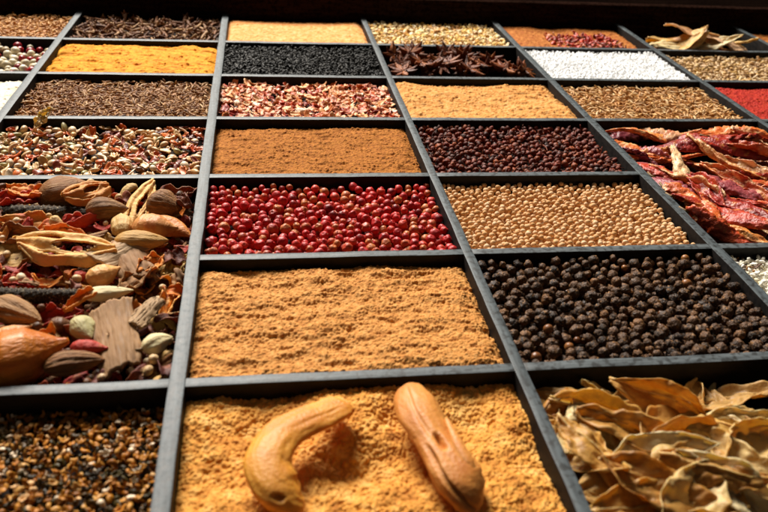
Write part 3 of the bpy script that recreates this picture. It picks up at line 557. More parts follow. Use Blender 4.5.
texts = {0: 'long thin orange chilli lying along the back of the chilli compartment', 1: 'long dark red chilli sloping across the back of the chilli compartment', 2: 'orange crumpled chilli pointing into the left corner of its compartment', 3: 'pale torn chilli beside the right edge at the back', 4: 'purplish chilli sloping to the front left of the heap', 5: 'pale torn chilli standing up in the back half of the heap', 6: 'broad pale torn pod near the back right of the chilli heap', 7: 'red chilli against the left divider', 8: 'large pale orange split pod near the middle of the chilli heap', 9: 'purplish chilli running along under the pale split pod', 10: 'broad purplish chilli in the middle of the heap', 11: 'curled open red pod in front of the broad purplish chilli', 12: 'wide orange split pod right of the middle of the heap', 13: 'orange chilli hard against the left divider near the front', 14: 'narrow red chilli lying across the front of the heap', 15: 'broad curled dark red pod at the front right of the heap', 16: 'short orange split pod touching the front divider of its compartment', 17: 'red chilli running out past the right edge of the photo', 18: 'short red chilli lowest at the front of the heap', 19: 'pale split pod at the right edge halfway back', 20: 'red chilli between the two long ones at the back', 21: 'orange chilli in the far right back of the heap', 22: 'short purplish chilli by the left divider near the back', 23: 'orange chilli tucked under the divider in the back right corner', 24: 'red chilli just in front of the orange one in the back right corner', 25: 'pale split pod running off the right edge near the back'}
nbase = len(ch)-26
for i, (px, py, ang, L, W, mi, torn) in enumerate(ch):
    ang += 0 if px is None else rng.normal()*9-(12 if ang < -20 else 0)
    vf = tornpod(i, L*mm, W*2.0*mm) if torn else chilli(i, L*mm*1.05, W*1.08*mm); R = euler(rng.normal()*.35, rng.normal()*.06, math.radians(ang)); V = vf[0]@R.T
    if px is None: x, y = rng.uniform(c.x0, c.x1), rng.uniform(c.y0, c.y1)
    else: x, y = at(px, py, -1*mm)[:2]
    x, y, z = c.put(V, x, y, q=.62 if px is None else .80, tries=1)
    z = min(z, -1.5*mm - np.quantile(V[:, 2], .9) + (4.5*mm if px else 0)) if px is None else min(z, 4.5*mm)
    o = link('dried_chilli', mesh('dried_chilli', vf, m_ch[mi]), None, R, (x, y, z), 1, category='chilli', group='dried chillies heaped in the right compartment',
             label=texts[i-nbase] if i >= nbase else 'dried chilli pod lying deep under the others in the chilli compartment')
    if i >= nbase and not torn:
        q = np.array([[-L/2*mm-5*mm, .8*mm, .5*mm], [-L/2*mm-2*mm, 0, .2*mm], [-L/2*mm+1*mm, 0, 0]]); st = link('stalk', mesh('stalk', loft(q, [.7*mm, .6*mm, 1.3*mm], [.7*mm, .6*mm, 1.1*mm], 7), st_m), o)

# ================================================================== DRIED LEAVES
def leaf(s, L=40*mm, W=17*mm, cup=None, roll=0, nu=56, nv=19):
    rs = np.random.RandomState(s+600); u, v = np.meshgrid(np.linspace(0, 1, nu), np.linspace(-1, 1, nv), indexing='ij')
    w = W/2*(np.sin(np.clip(u, .012, .99)**.85*math.pi)**.8); w = w*(1+.12*vnoise(np.stack([u*6, np.sign(v)*2, u*0+s], -1), s)+.05*vnoise(np.stack([u*22, np.sign(v)*2, u*0+s], -1), s+5))
    cu = (rs.uniform(.3, 1.5) if cup is None else cup)*(1+.4*np.sin(u*3+s)); cu = np.where(np.abs(cu) < .15, .15, cu)
    cu = cu*.75; a = v*cu; r = w/cu; x = u*L; y = r*np.sin(a); z = r*(1-np.cos(a))
    z = z + .7*mm*np.abs(v)**.5*0 - .5*mm*np.exp(-(v/.12)**2)
    b = rs.uniform(-.9, .9)+roll; rad = L/(b if abs(b) > .12 else .12); th = x/rad; x2 = (rad-z)*np.sin(th); z2 = rad-(rad-z)*np.cos(th)
    P = np.stack([u*3.5+s, v*1.5, u*0], -1); z2 = z2+2.1*mm*fbm(P, s, 3)*np.abs(v)**.4+.8*mm*(1-2*np.abs(fbm(P*1.8, s+8, 2)))+.25*mm*np.abs(np.sin(u*26+np.abs(v)*5))*np.abs(v)**.5; y = y+1.6*mm*fbm(P+9, s+4, 2)
    y = y+rs.uniform(-.12, .12)*L*np.sin(u*math.pi)
    G = np.stack([x2-L/2, y, z2], -1); G -= G.mean((0, 1)); return sheet(G, .28*mm), G
def leafmat(name, cols_, mc): return mat(name, cols_, .5, .45, 500, mottle=.7, mscale=110, mcol=mc, mthr=(.56, .70), mamt=.6, spec=.35, sss=.3, bdist=.001)
m_lf = [leafmat('tan_leaf', ['b0844a', 'c89c5c', 'd8b478', 'bc9050'], '80582c'), leafmat('ochre_leaf', ['ac7430', 'c08c42', 'cc9c54', '98662a'], '6e4418'), leafmat('pale_leaf', ['ccac74', 'dcc090', 'e4cca0', 'c09c5c'], '9c7440'), leafmat('pinkish_leaf', ['b88458', 'cc9c74', 'd8ac88', 'a87448'], '7c4c2c')]
def leafobj(i, px, py, ang, L, W, mi, cup, tilt, cell, label, roll=0, flip=0, lift=0, cap=9*mm, q=.72):
    vf, G = leaf(i, L*mm, W*mm, cup, roll); R = euler(tilt[0]+(math.pi if flip else 0), tilt[1], math.radians(ang)); V = vf[0]@R.T
    if px is None: x, y = rng.uniform(cell.x0, cell.x0+85*mm), rng.uniform(cell.y0+15*mm, cell.y1)
    else: x, y = at(px, py, 2*mm)[:2]
    x, y, z = cell.put(V, x, y, q=q); z = min(z+lift, cap)
    o = link('dried_leaf', mesh('dried_leaf', vf, m_lf[mi]), None, R, (x, y, z), 1, category='leaf', group='dried leaves heaped in their compartment', label=label)
    if label and px is not None:
        mid = G[:, G.shape[1]//2]; n = len(mid); P = mid[2:n-2:3]; P = np.concatenate([[P[0]-(P[1]-P[0])*.9], P]); rr = np.linspace(.55, .18, len(P))*mm
        link('midrib', mesh('midrib', loft(P, rr, rr, 6), m_lf[0]), o)
    return o
c = Cell(2, 0, z=-15*mm, und=0, edge=0, res=1.2*mm, seed=33)
for i in range(40): leafobj(i, None, None, rng.uniform(0, 360), rng.uniform(30, 44), rng.uniform(14, 20), rng.randint(3), None, (rng.normal()*.3, rng.normal()*.15), c, 'dried leaf deep under the others in the leaf compartment', cap=-6*mm, q=.55)
LV = [  # px, py, angle, length, width, material, cup, tilt(x,y), label, flip
 (580, 392, 5, 34, 14, 1, .8, (.5, 0), 'ochre leaf at the back left corner, under the folded one', 0),
 (618, 402, -12, 46, 18, 1, 1.3, (-.7, .0), 'long ochre leaf folded along its middle, lying across the back left of the heap', 0),
 (596, 418, -75, 26, 15, 2, .4, (.15, .2), 'small pale flat leaf against the left divider, with a straight torn end', 0),
 (560, 440, -72, 40, 16, 1, 1.1, (.4, .1), 'leaf running down beside the left divider with its edge curled', 0),
 (672, 392, -38, 42, 15, 1, 2.0, (1.0, .22), 'dark leaf tip standing highest above the heap at the back', 0),
 (735, 382, 6, 48, 15, 0, .9, (-.3, .0), 'long pale tan leaf along the back divider', 0),
 (748, 402, 4, 40, 14, 2, 1.2, (.4, .0), 'pale leaf in front of the long one along the back divider', 0),
 (640, 425, -28, 42, 17, 1, 1.2, (.3, .05), 'ochre leaf sloping through the middle of the heap', 0),
 (690, 418, 20, 40, 24, 1, 1.5, (-.5, -.1), 'broad cupped ochre leaf with a raised round rim in the middle of the heap', 0),
 (600, 455, -50, 40, 16, 1, .9, (-.3, .1), 'ochre leaf under the broad front leaf at the left', 1),
 (660, 448, 10, 40, 14, 2, 1.3, (.6, 0), 'narrow pale leaf with a twisted pale edge in the middle of the heap', 0),
 (692, 455, 22, 42, 17, 0, .8, (.35, 0), 'tan leaf lying in front of the cupped ochre leaf', 0),
 (738, 425, -10, 36, 22, 1, 1.2, (-.3, .0), 'brown leaf in the shaded hollow at the right', 1),
 (752, 440, 40, 38, 20, 0, 1.5, (.5, .2), 'curled tan leaf rising at the right edge', 0),
 (622, 478, 3, 46, 24, 0, .7, (.2, 0), 'broadest tan leaf at the front left of the heap', 0),
 (590, 500, 5, 40, 16, 1, .9, (.5, 0), 'ochre leaf lowest at the front beside the divider', 0),
 (668, 488, -30, 42, 18, 1, 1.0, (.2, .1), 'ochre leaf under the right end of the broadest leaf', 0),
 (700, 500, 45, 36, 18, 0, 1.2, (.3, .1), 'tan leaf at the bottom edge right of the broadest leaf', 0),
 (742, 485, -48, 44, 18, 2, 1.1, (.3, .2), 'pale leaf sloping down at the bottom right corner', 0),
 (764, 470, -55, 40, 17, 0, .9, (.2, .2), 'tan leaf at the right edge above the bottom corner', 0),
 (715, 470, -20, 34, 16, 1, 1.0, (.2, .0), 'ochre leaf in the gap between the two right hand leaves', 1)]
for i, (px, py, ang, L, W, mi, cup, tl, lab, fl) in enumerate(LV): leafobj(i+100, px, py, ang, L, W, mi, cup, tl, c, lab, flip=fl, lift=1*mm if i == 4 else 0)
# the far leaves
c = Cell(4, 6, z=-4*mm, und=0, edge=0, res=1.2*mm, seed=34)
for i, (px, py, ang, L, W, mi, cup, tl, lab) in enumerate([(660, 42, 0, 40, 20, 2, .6, (.1, 0), 'pale leaf piece low at the left of the far leaf compartment'), (700, 46, 0, 60, 22, 2, .5, (.1, 0), 'flat pale leaf lying lowest in the far leaf compartment'), (690, 36, 8, 62, 26, 0, .8, (-.3, 0), 'large tan leaf arching over the far leaf compartment'), (725, 38, -45, 40, 14, 0, .8, (-.2, .1), 'narrow tan leaf sloping down at the right of the far leaf compartment'), (712, 50, -5, 50, 16, 2, .4, (.1, 0), 'thin pale leaf behind the far front divider'), (665, 48, -10, 40, 22, 1, .4, (.1, 0), 'ochre leaf by the left divider of the far leaf compartment'), (682, 44, 15, 44, 20, 3, .5, (.1, 0), 'pinkish brown leaf in the front left part of the far leaf compartment'), (735, 46, -20, 40, 18, 3, .5, (.1, 0), 'pinkish brown leaf by the right divider of the far leaf compartment'), (705, 40, -12, 58, 22, 3, .6, (-.1, 0), 'broad pinkish brown leaf across the middle of the far leaf compartment')]):
    leafobj(i+200, px, py, ang, L*1.4, W*1.4, mi, cup*.45, tl, c, lab, roll=0, flip=1, cap=1*mm, q=.6)

# ================================================================== MACE ON THE POWDER
m_mace = mat('mace_skin', ['c47418', 'd48824', 'e09c38', 'bc6814'], .5, .5, 900, mottle=.5, mscale=90, spec=.4, sss=.5, stretch=(1, 1, 1), mcol='b86820', mthr=(.52, .76), mamt=.4)
m_mace2 = mat('mace_skin_russet', ['c06a28', 'cc7c34', 'd69044', 'b05c20'], .5, .5, 900, mottle=.5, mscale=90, spec=.4, sss=.45, mcol='ac5a26', mthr=(.5, .76), mamt=.45)
m_hollow = mat('dark_hollow', ['2a1206', '4a2410'], .8, .3, per_item=False)
def spline(P, n):
    P = np.array(P, float); t = np.linspace(0, len(P)-1, n); out = []
    for a in t:
        i = int(min(a, len(P)-2)); f = a-i; p0, p1, p2, p3 = P[max(i-1, 0)], P[i], P[i+1], P[min(i+2, len(P)-1)]
        out.append(.5*((2*p1)+(-p0+p2)*f+(2*p0-5*p1+4*p2-p3)*f*f+(-p0+3*p1-3*p2+p3)*f**3))
    return np.array(out)
def mace_tube(path, w, h, N=70, M=48, s=0, grooves=(), amp=.05, holes=(), cut=.12):
    P = spline(path, N); t = np.linspace(0, 1, N); w = np.interp(t, np.linspace(0, 1, len(w)), w); h = np.interp(t, np.linspace(0, 1, len(h)), h)
    th = np.linspace(0, 2*math.pi, M, endpoint=False); TT, AA = np.meshgrid(t, th, indexing='ij')
    prof = 1+amp*fbm(np.stack([TT*5, np.cos(AA)*1.3, np.sin(AA)*1.3+s], -1), s, 3)+.012*np.sin(AA*27+TT*9+3*vnoise(np.stack([TT*6, AA, AA*0+s], -1), s))+.03*fbm(np.stack([TT*10, np.cos(AA)*4, np.sin(AA)*4+s], -1), s+3, 2)
    for (a0, a1, t0, t1, dep, wd) in grooves:
        ac = a0+(a1-a0)*TT; win = np.clip((TT-t0)/.08, 0, 1)*np.clip((t1-TT)/.08, 0, 1); prof -= dep*np.exp(-((AA-ac)/wd)**2)*win
    for (tc_, ac, rt, ra, dep) in holes: prof -= dep*np.exp(-((TT-tc_)/rt)**4-((AA-ac)/ra)**4)
    e = np.minimum(t, 1-t); lo = np.where(t < .5, cut, .12); w = w*np.maximum(np.clip(e/.05, .12, 1)**.5, lo); h = h*np.maximum(np.clip(e/.05, .12, 1)**.5, lo)
    return loft(P, w, h, M, prof=prof)
def onpow(px, py, dz): p = at(px, py, dz); return [p[0], p[1], dz]
p1 = [onpow(346, 404, 2*mm), onpow(328, 412, 3*mm), onpow(304, 422, 4.0*mm), onpow(280, 438, 4.6*mm), onpow(268, 462, 4.0*mm), onpow(276, 486, 2.0*mm), onpow(290, 501, -1*mm), onpow(300, 509, -4*mm)]
vf = mace_tube(p1, np.array([5.4, 5.8, 6.0, 6.4, 7.2, 7.0, 5.6, 3.6])*mm, np.array([1.9, 2.2, 2.6, 3.0, 3.4, 3.8, 3.6, 2.6])*mm, N=100, M=64, s=1, amp=.10, cut=.85, grooves=((2.0, 1.8, .05, .40, .14, .09), (.9, .7, .0, .55, .08, .3), (2.5, 2.3, .5, .95, .08, .3)), holes=((.78, .95, .022, .2, .40),))
m1 = link('mace_blade', mesh('mace_blade', vf, m_mace), label='smooth golden mace blade bent into a hook, lying on the nearest powder', category='mace', group='mace blades on the nearest powder')
p2 = [onpow(411, 390, 0*mm), onpow(414, 400, 3*mm), onpow(421, 416, 4.6*mm), onpow(434, 438, 4.6*mm), onpow(448, 460, 4.4*mm), onpow(460, 480, 3.4*mm), onpow(470, 495, .5*mm), onpow(475, 503, -2*mm)]
vf = mace_tube(p2, np.array([4.2, 6.4, 7.0, 6.4, 7.0, 7.8, 7.4, 5.0])*mm, np.array([3.4, 4.2, 4.2, 3.8, 4.0, 4.2, 4.0, 2.8])*mm, N=90, M=64, s=3, amp=.08, grooves=((1.25, 1.0, .08, .50, .40, .045), (.80, .70, .48, .93, .50, .075), (2.3, 2.0, .2, .6, .07, .5), (1.6, 1.6, .55, .8, .06, .4)), holes=((.50, 1.45, .045, .16, .7),))
m2 = link('mace_blade', mesh('mace_blade', vf, m_mace2), label='straight russet mace blade split lengthwise by a slit and a hole', category='mace', group='mace blades on the nearest powder')
# a curled lip along the slit and the flap folded over the foot of the blade
fl = [onpow(446, 418, 7.2*mm), onpow(456, 440, 7.6*mm), onpow(467, 462, 6.5*mm), onpow(477, 482, 4*mm)]
link('mace_lip', mesh('mace_lip', mace_tube(fl, np.array([.6, 1.7, 2.2, 1.2])*mm, np.array([.5, 1.2, 1.4, .8])*mm, N=30, M=14, s=5), m_mace2), m2)

# ================================================================== THE LARGE WHOLE-SPICE MIXTURE
c = Cell(0, 1, rows=2, z=-16*mm, und=2*mm, edge=1*mm, res=1*mm, seed=50)
def podm(name, cols_, **k): 
    d = dict(rough=.62, sss=.15, bump=.7, bscale=500, mottle=.6, mscale=170, spec=.28, bdist=.0009); d.update(k); return mat(name, cols_, **d)
m_pet_r = podm('crimson_petal', ['84201a', 'a83024', 'b84434', '8c2820', 'c05840'], mcol='d89058', mthr=(.6, .75), mamt=.6)
m_pet_o = podm('orange_petal', ['c05c1c', 'd88434', 'e0a050', 'b04818'], mcol='a82818', mthr=(.54, .68), mamt=.7)
m_pet_m = podm('maroon_petal', ['48201a', '643024', '74402c', '542a20'], mcol='a86848', mthr=(.55, .7), mamt=.6)
m_seedb = podm('beige_seed', ['c09c6c', 'd4b488', 'dcc4a0', 'b0885c'], rough=.5)
m_seedbr = podm('brown_seed', ['4a2814', '6a4020', '38200f', '7c5430'], rough=.5)
m_bark = podm('bark', ['6c4a30', '86603f', '9c7854', '755036'], rough=.75, stretch=(.25, 2.0, 1), bump=.8, bscale=400, mcol='9c8068', mthr=(.56, .7))
m_bark2 = podm('pale_bark', ['9c7c58', 'b49470', '8c6c4c'], rough=.7, stretch=(.3, 2, 1), bump=.7)
m_husk = podm('brown_husk', ['644020', '8a5c30', 'a87c4c', '6e4828'], stretch=(.2, 3, 3), rough=.65, spec=.25, bump=.8, mcol='b08c64', mthr=(.56, .68), mamt=.6)
m_pod = podm('tan_pod', ['b88c4c', 'c8a05c', 'd0ac70', 'a87c3c'], stretch=(.4, 2, 2))
m_green = podm('green_cardamom', ['9c9460', 'b0a674', 'c0b488', '8c8450'], stretch=(.3, 2, 2))
m_cream = podm('cream_cardamom', ['c8b078', 'd8c490', 'e0d0a4'], stretch=(.3, 2, 2))
m_lp = podm('long_pepper', ['2c2218', '3c3022', '201a14', '4c3e2c'], rough=.7, bump=.8, bscale=900, mscale=700, mcol='8c7c60', mthr=(.56, .66), mamt=.7, spec=.2)
m_date = podm('orange_fruit', ['b85810', 'd47818', 'e09028', 'a84c0c'], rough=.42, coat=.1, mscale=60, stretch=(.5, 1.6, 1.6), mcol='8c2c08', mthr=(.55, .75), mamt=.7, sss=.25)
m_peach = podm('peach_fruit', ['c47838', 'd8924c', 'e0a664', 'b8682c'], rough=.5, mscale=90, mcol='a8481c', mthr=(.55, .72), mamt=.6)
# small filling
small = [blob(2, 1.9*mm, 1.8*mm, 1.7*mm, .05, 1.4, 1), blob(2, 2.2*mm, 1.7*mm, 1.6*mm, .05, 1.4, 2), wrinkled(2, 1.8*mm, .08, 2, 5), blob(2, 2.4*mm, 1.8*mm, 1.5*mm, .12, 1.6, 7)]
pet = [chip(s+110, 11*mm, 7*mm, .45*mm, 1.1, 15, 11, .4) for s in range(9)]
husk_ = [chip(s+130, 9*mm, 4.5*mm, .6*mm, 1.2, 13, 9, .4) for s in range(4)]
pet = [(V*.78, F) for V, F in pet]
kinds = small+pet+husk_+[small[0], pet[2], pet[5]]
kmat = [m_seedb, m_seedb, m_seedbr, m_seedbr] + [m_pet_r, m_pet_r, m_pet_o, m_pet_r, m_pet_m, m_pet_m, m_pet_o, m_pet_m, m_pet_r] + [m_husk, m_pod, m_bark, m_husk] + [m_seedb, m_pet_r, m_pet_m]
klab = ['round beige seed']*2 + ['small dark brown seed']*2 + ['crimson petal scrap', 'crimson petal scrap', 'orange petal scrap', 'crimson petal scrap', 'maroon petal scrap', 'maroon petal scrap', 'orange petal scrap', 'maroon petal scrap', 'crimson petal scrap'] + ['brown husk sliver', 'tan pod sliver', 'scrap of bark', 'brown husk sliver'] + ['round beige seed', 'crimson petal scrap', 'maroon petal scrap']
kn = [l.replace('round beige seed', 'small_seed').replace('small dark brown seed', 'small_seed').replace('crimson ', '').replace('orange ', '').replace('maroon ', '').replace('brown ', '').replace('tan ', '').replace('scrap of bark', 'bark_scrap').replace(' ', '_') for l in klab]
data = [mesh(n_, k_, m_) for n_, k_, m_ in zip(kn, kinds, kmat)]
def fillmix(n, q=.8, window=None, ks=None, zcap=-2.8*mm):
    out = []; w = window or (c.x0, c.x1, c.y0, c.y1)
    for _ in range(n):
        k_ = rng.choice(ks) if ks is not None else rng.randint(len(kinds)); R = flat_rot(.45); s_ = rng.uniform(.75, 1.2); V = kinds[k_][0]@R.T*s_
        p = c.put(V, rng.uniform(w[0], w[1]), rng.uniform(w[2], w[3]), q, 3, 3*mm, zmax=zcap-np.quantile(V[:, 2], .8))
        if p is not None: out.append((k_, R, p, s_))
    return out
vis_w = (c.x1-112*mm, c.x1, c.y0, c.y1)
deep = fillmix(420, .75, vis_w); 
def place_small(L_, where):
    for k_, R, p, s_ in L_: link(kn[k_], data[k_], None, R, p, s_, label=klab[k_]+where, category={'small_seed': 'seed'}.get(kn[k_], 'petal' if 'petal' in kn[k_] else 'husk'), group='small pieces of the whole spice mixture: '+klab[k_])
top = fillmix(900, .8, vis_w)
def place_small(L_, where):
    for k_, R, p, s_ in L_: link(kn[k_], data[k_], None, R, p, s_, label=klab[k_]+where, category={'small_seed': 'seed'}.get(kn[k_], 'petal' if 'petal' in kn[k_] else 'husk'), group='small pieces of the whole spice mixture: '+klab[k_]+where)
def longpepper(L, r, s):
    N, M = 90, 22; t = np.linspace(0, 1, N); th = np.linspace(0, 2*math.pi, M, endpoint=False); TT, AA = np.meshgrid(t, th, indexing='ij'); k1 = L/(1.15*mm)
    b = np.abs(np.sin(TT*k1*math.pi*.5+AA*2.0))*np.abs(np.sin(AA*5.5-TT*k1*math.pi*.25)); prof = .82+.36*b**.8+.08*fbm(np.stack([TT*9, np.cos(AA), np.sin(AA)+s], -1), s, 2)
    w = r*np.clip(np.minimum(t, 1-t)/.10, .1, 1)**.45*(1-.2*t); P = np.stack([t*L-L/2, 1.8*mm*np.sin(t*3.1+s), .8*mm*np.sin(t*2.5)], 1); return loft(P, w, w, M, prof=prof)
def ribbed(L, r, s, n=9, amp=.10, tip=1.0, fat=.5, flat=.85, N=46, M=54):
    t = np.linspace(0, 1, N); th = np.linspace(0, 2*math.pi, M, endpoint=False); TT, AA = np.meshgrid(t, th, indexing='ij')
    w = r*np.sin(np.clip(t, .012, .988)**(fat*1.4)*math.pi)**.72; prof = 1+amp*(np.abs(np.sin(AA*n/2+.8*vnoise(np.stack([TT*3, TT*0+s, TT*0], -1), s)))-.5)*np.sin(np.clip(TT, .05, .95)*math.pi)**.3+.07*fbm(np.stack([TT*4, np.cos(AA)*1.2, np.sin(AA)*1.2+s], -1), s, 3)
    P = np.stack([t*L-L/2, .05*L*np.sin(t*3+s), 0*t], 1); V, F = loft(P, w, w*flat, M, prof=prof)
    return V, F
def bark(L, W, s, th=1.6*mm):
    nu, nv = 40, 26; u, v = np.meshgrid(np.linspace(-1, 1, nu), np.linspace(-1, 1, nv), indexing='ij'); rs = np.random.RandomState(s)
    x = u*L/2*(1+.06*vnoise(np.stack([v*5, u*0, u*0+s], -1), s)) + .12*L*v*rs.uniform(-1, 1); y = v*W/2*(1+.12*vnoise(np.stack([u*4, u*0, u*0+s+3], -1), s)-.12*u)
    z = -.10*W*v*v*2+.5*mm*fbm(np.stack([u*2, v*9, u*0+s], -1), s, 3)+.4*mm*np.sin(u*3); return sheet(np.stack([x, y, z], -1), th)
def petal(L, W, s, curl=1.2, th=.5*mm):
    nu, nv = 26, 17; u, v = np.meshgrid(np.linspace(0, 1, nu), np.linspace(-1, 1, nv), indexing='ij'); rs = np.random.RandomState(s+40)
    w = W/2*np.sin(np.clip(u, .03, .96)*math.pi)**.6*(1+.3*vnoise(np.stack([u*5, np.sign(v), u*0+s], -1), s)+.14*vnoise(np.stack([u*17, np.sign(v), u*0+s], -1), s+2)); cu = curl*(1+.4*np.sin(u*4+s)); r = w/cu; y = r*np.sin(v*cu); z = r*(1-np.cos(v*cu))
    z = z+.12*L*np.sin(u*2.5+s)+1.8*mm*fbm(np.stack([u*6, v*3, u*0+s], -1), s, 4); return sheet(np.stack([u*L-L/2, y, z], -1), th)
def lattice(L, W, s):
    """open blade of mace: one curved skin with long lens-shaped holes between its straps"""
    nu, nv = 64, 44; u, v = np.meshgrid(np.linspace(0, 1, nu), np.linspace(-1, 1, nv), indexing='ij'); rs = np.random.RandomState(s+7)
    w = W/2*np.sin(np.clip(u, .03, .97)*math.pi)**.55*(1+.12*vnoise(np.stack([u*4, np.sign(v), u*0+s], -1), s)); cu = 1.1+.3*np.sin(u*3+s); y = w/cu*np.sin(v*cu); z = -w/cu*(1-np.cos(v*cu))*.7
    vs = v+.12*np.sin(u*5+s)+.06*vnoise(np.stack([u*6, v*2, u*0+s], -1), s)
    z = z+W*.035*np.cos(vs*10)+.05*L*np.sin(u*3.1)+.5*mm*fbm(np.stack([u*7, v*3, u*0+s], -1), s, 3); x = u*L-L/2+.10*L*v*rs.uniform(-1, 1)
    hole = np.zeros_like(u, bool)
    for (vc, a, b, wd) in ((-.52, .22, .55, .09), (-.10, .38, .80, .15), (.36, .14, .46, .09)):
        t = (u-a)/(b-a); hole |= (t > 0) & (t < 1) & (np.abs(vs-vc) < wd*np.sin(np.clip(t, 0, 1)*math.pi)**.7)
    keep = ~(hole[:-1, :-1] | hole[1:, 1:])
    return holed(np.stack([x, y, z], -1), .9*mm, keep)
def fig(L, r, s):
    N, M = 50, 40; t = np.linspace(0, 1, N); w = r*np.interp(t, [0, .06, .2, .42, .62, .8, .92, 1], [.15, .55, .9, 1, .86, .48, .2, .1]); th = np.linspace(0, 2*math.pi, M, endpoint=False); TT, AA = np.meshgrid(t, th, indexing='ij')
    prof = 1+.05*fbm(np.stack([TT*3, np.cos(AA), np.sin(AA)+s], -1), s, 3)+.02*np.sin(AA*7+s); P = np.stack([t*L-L/2, 0*t, .06*L*t**2], 1); return loft(P, w, w*.85, M, prof=prof)
m_macep = podm('pale_mace', ['cc9048', 'dca45c', 'e8b874', 'c48440'], mcol='b87030', mthr=(.56, .7), mamt=.5, sss=.3)
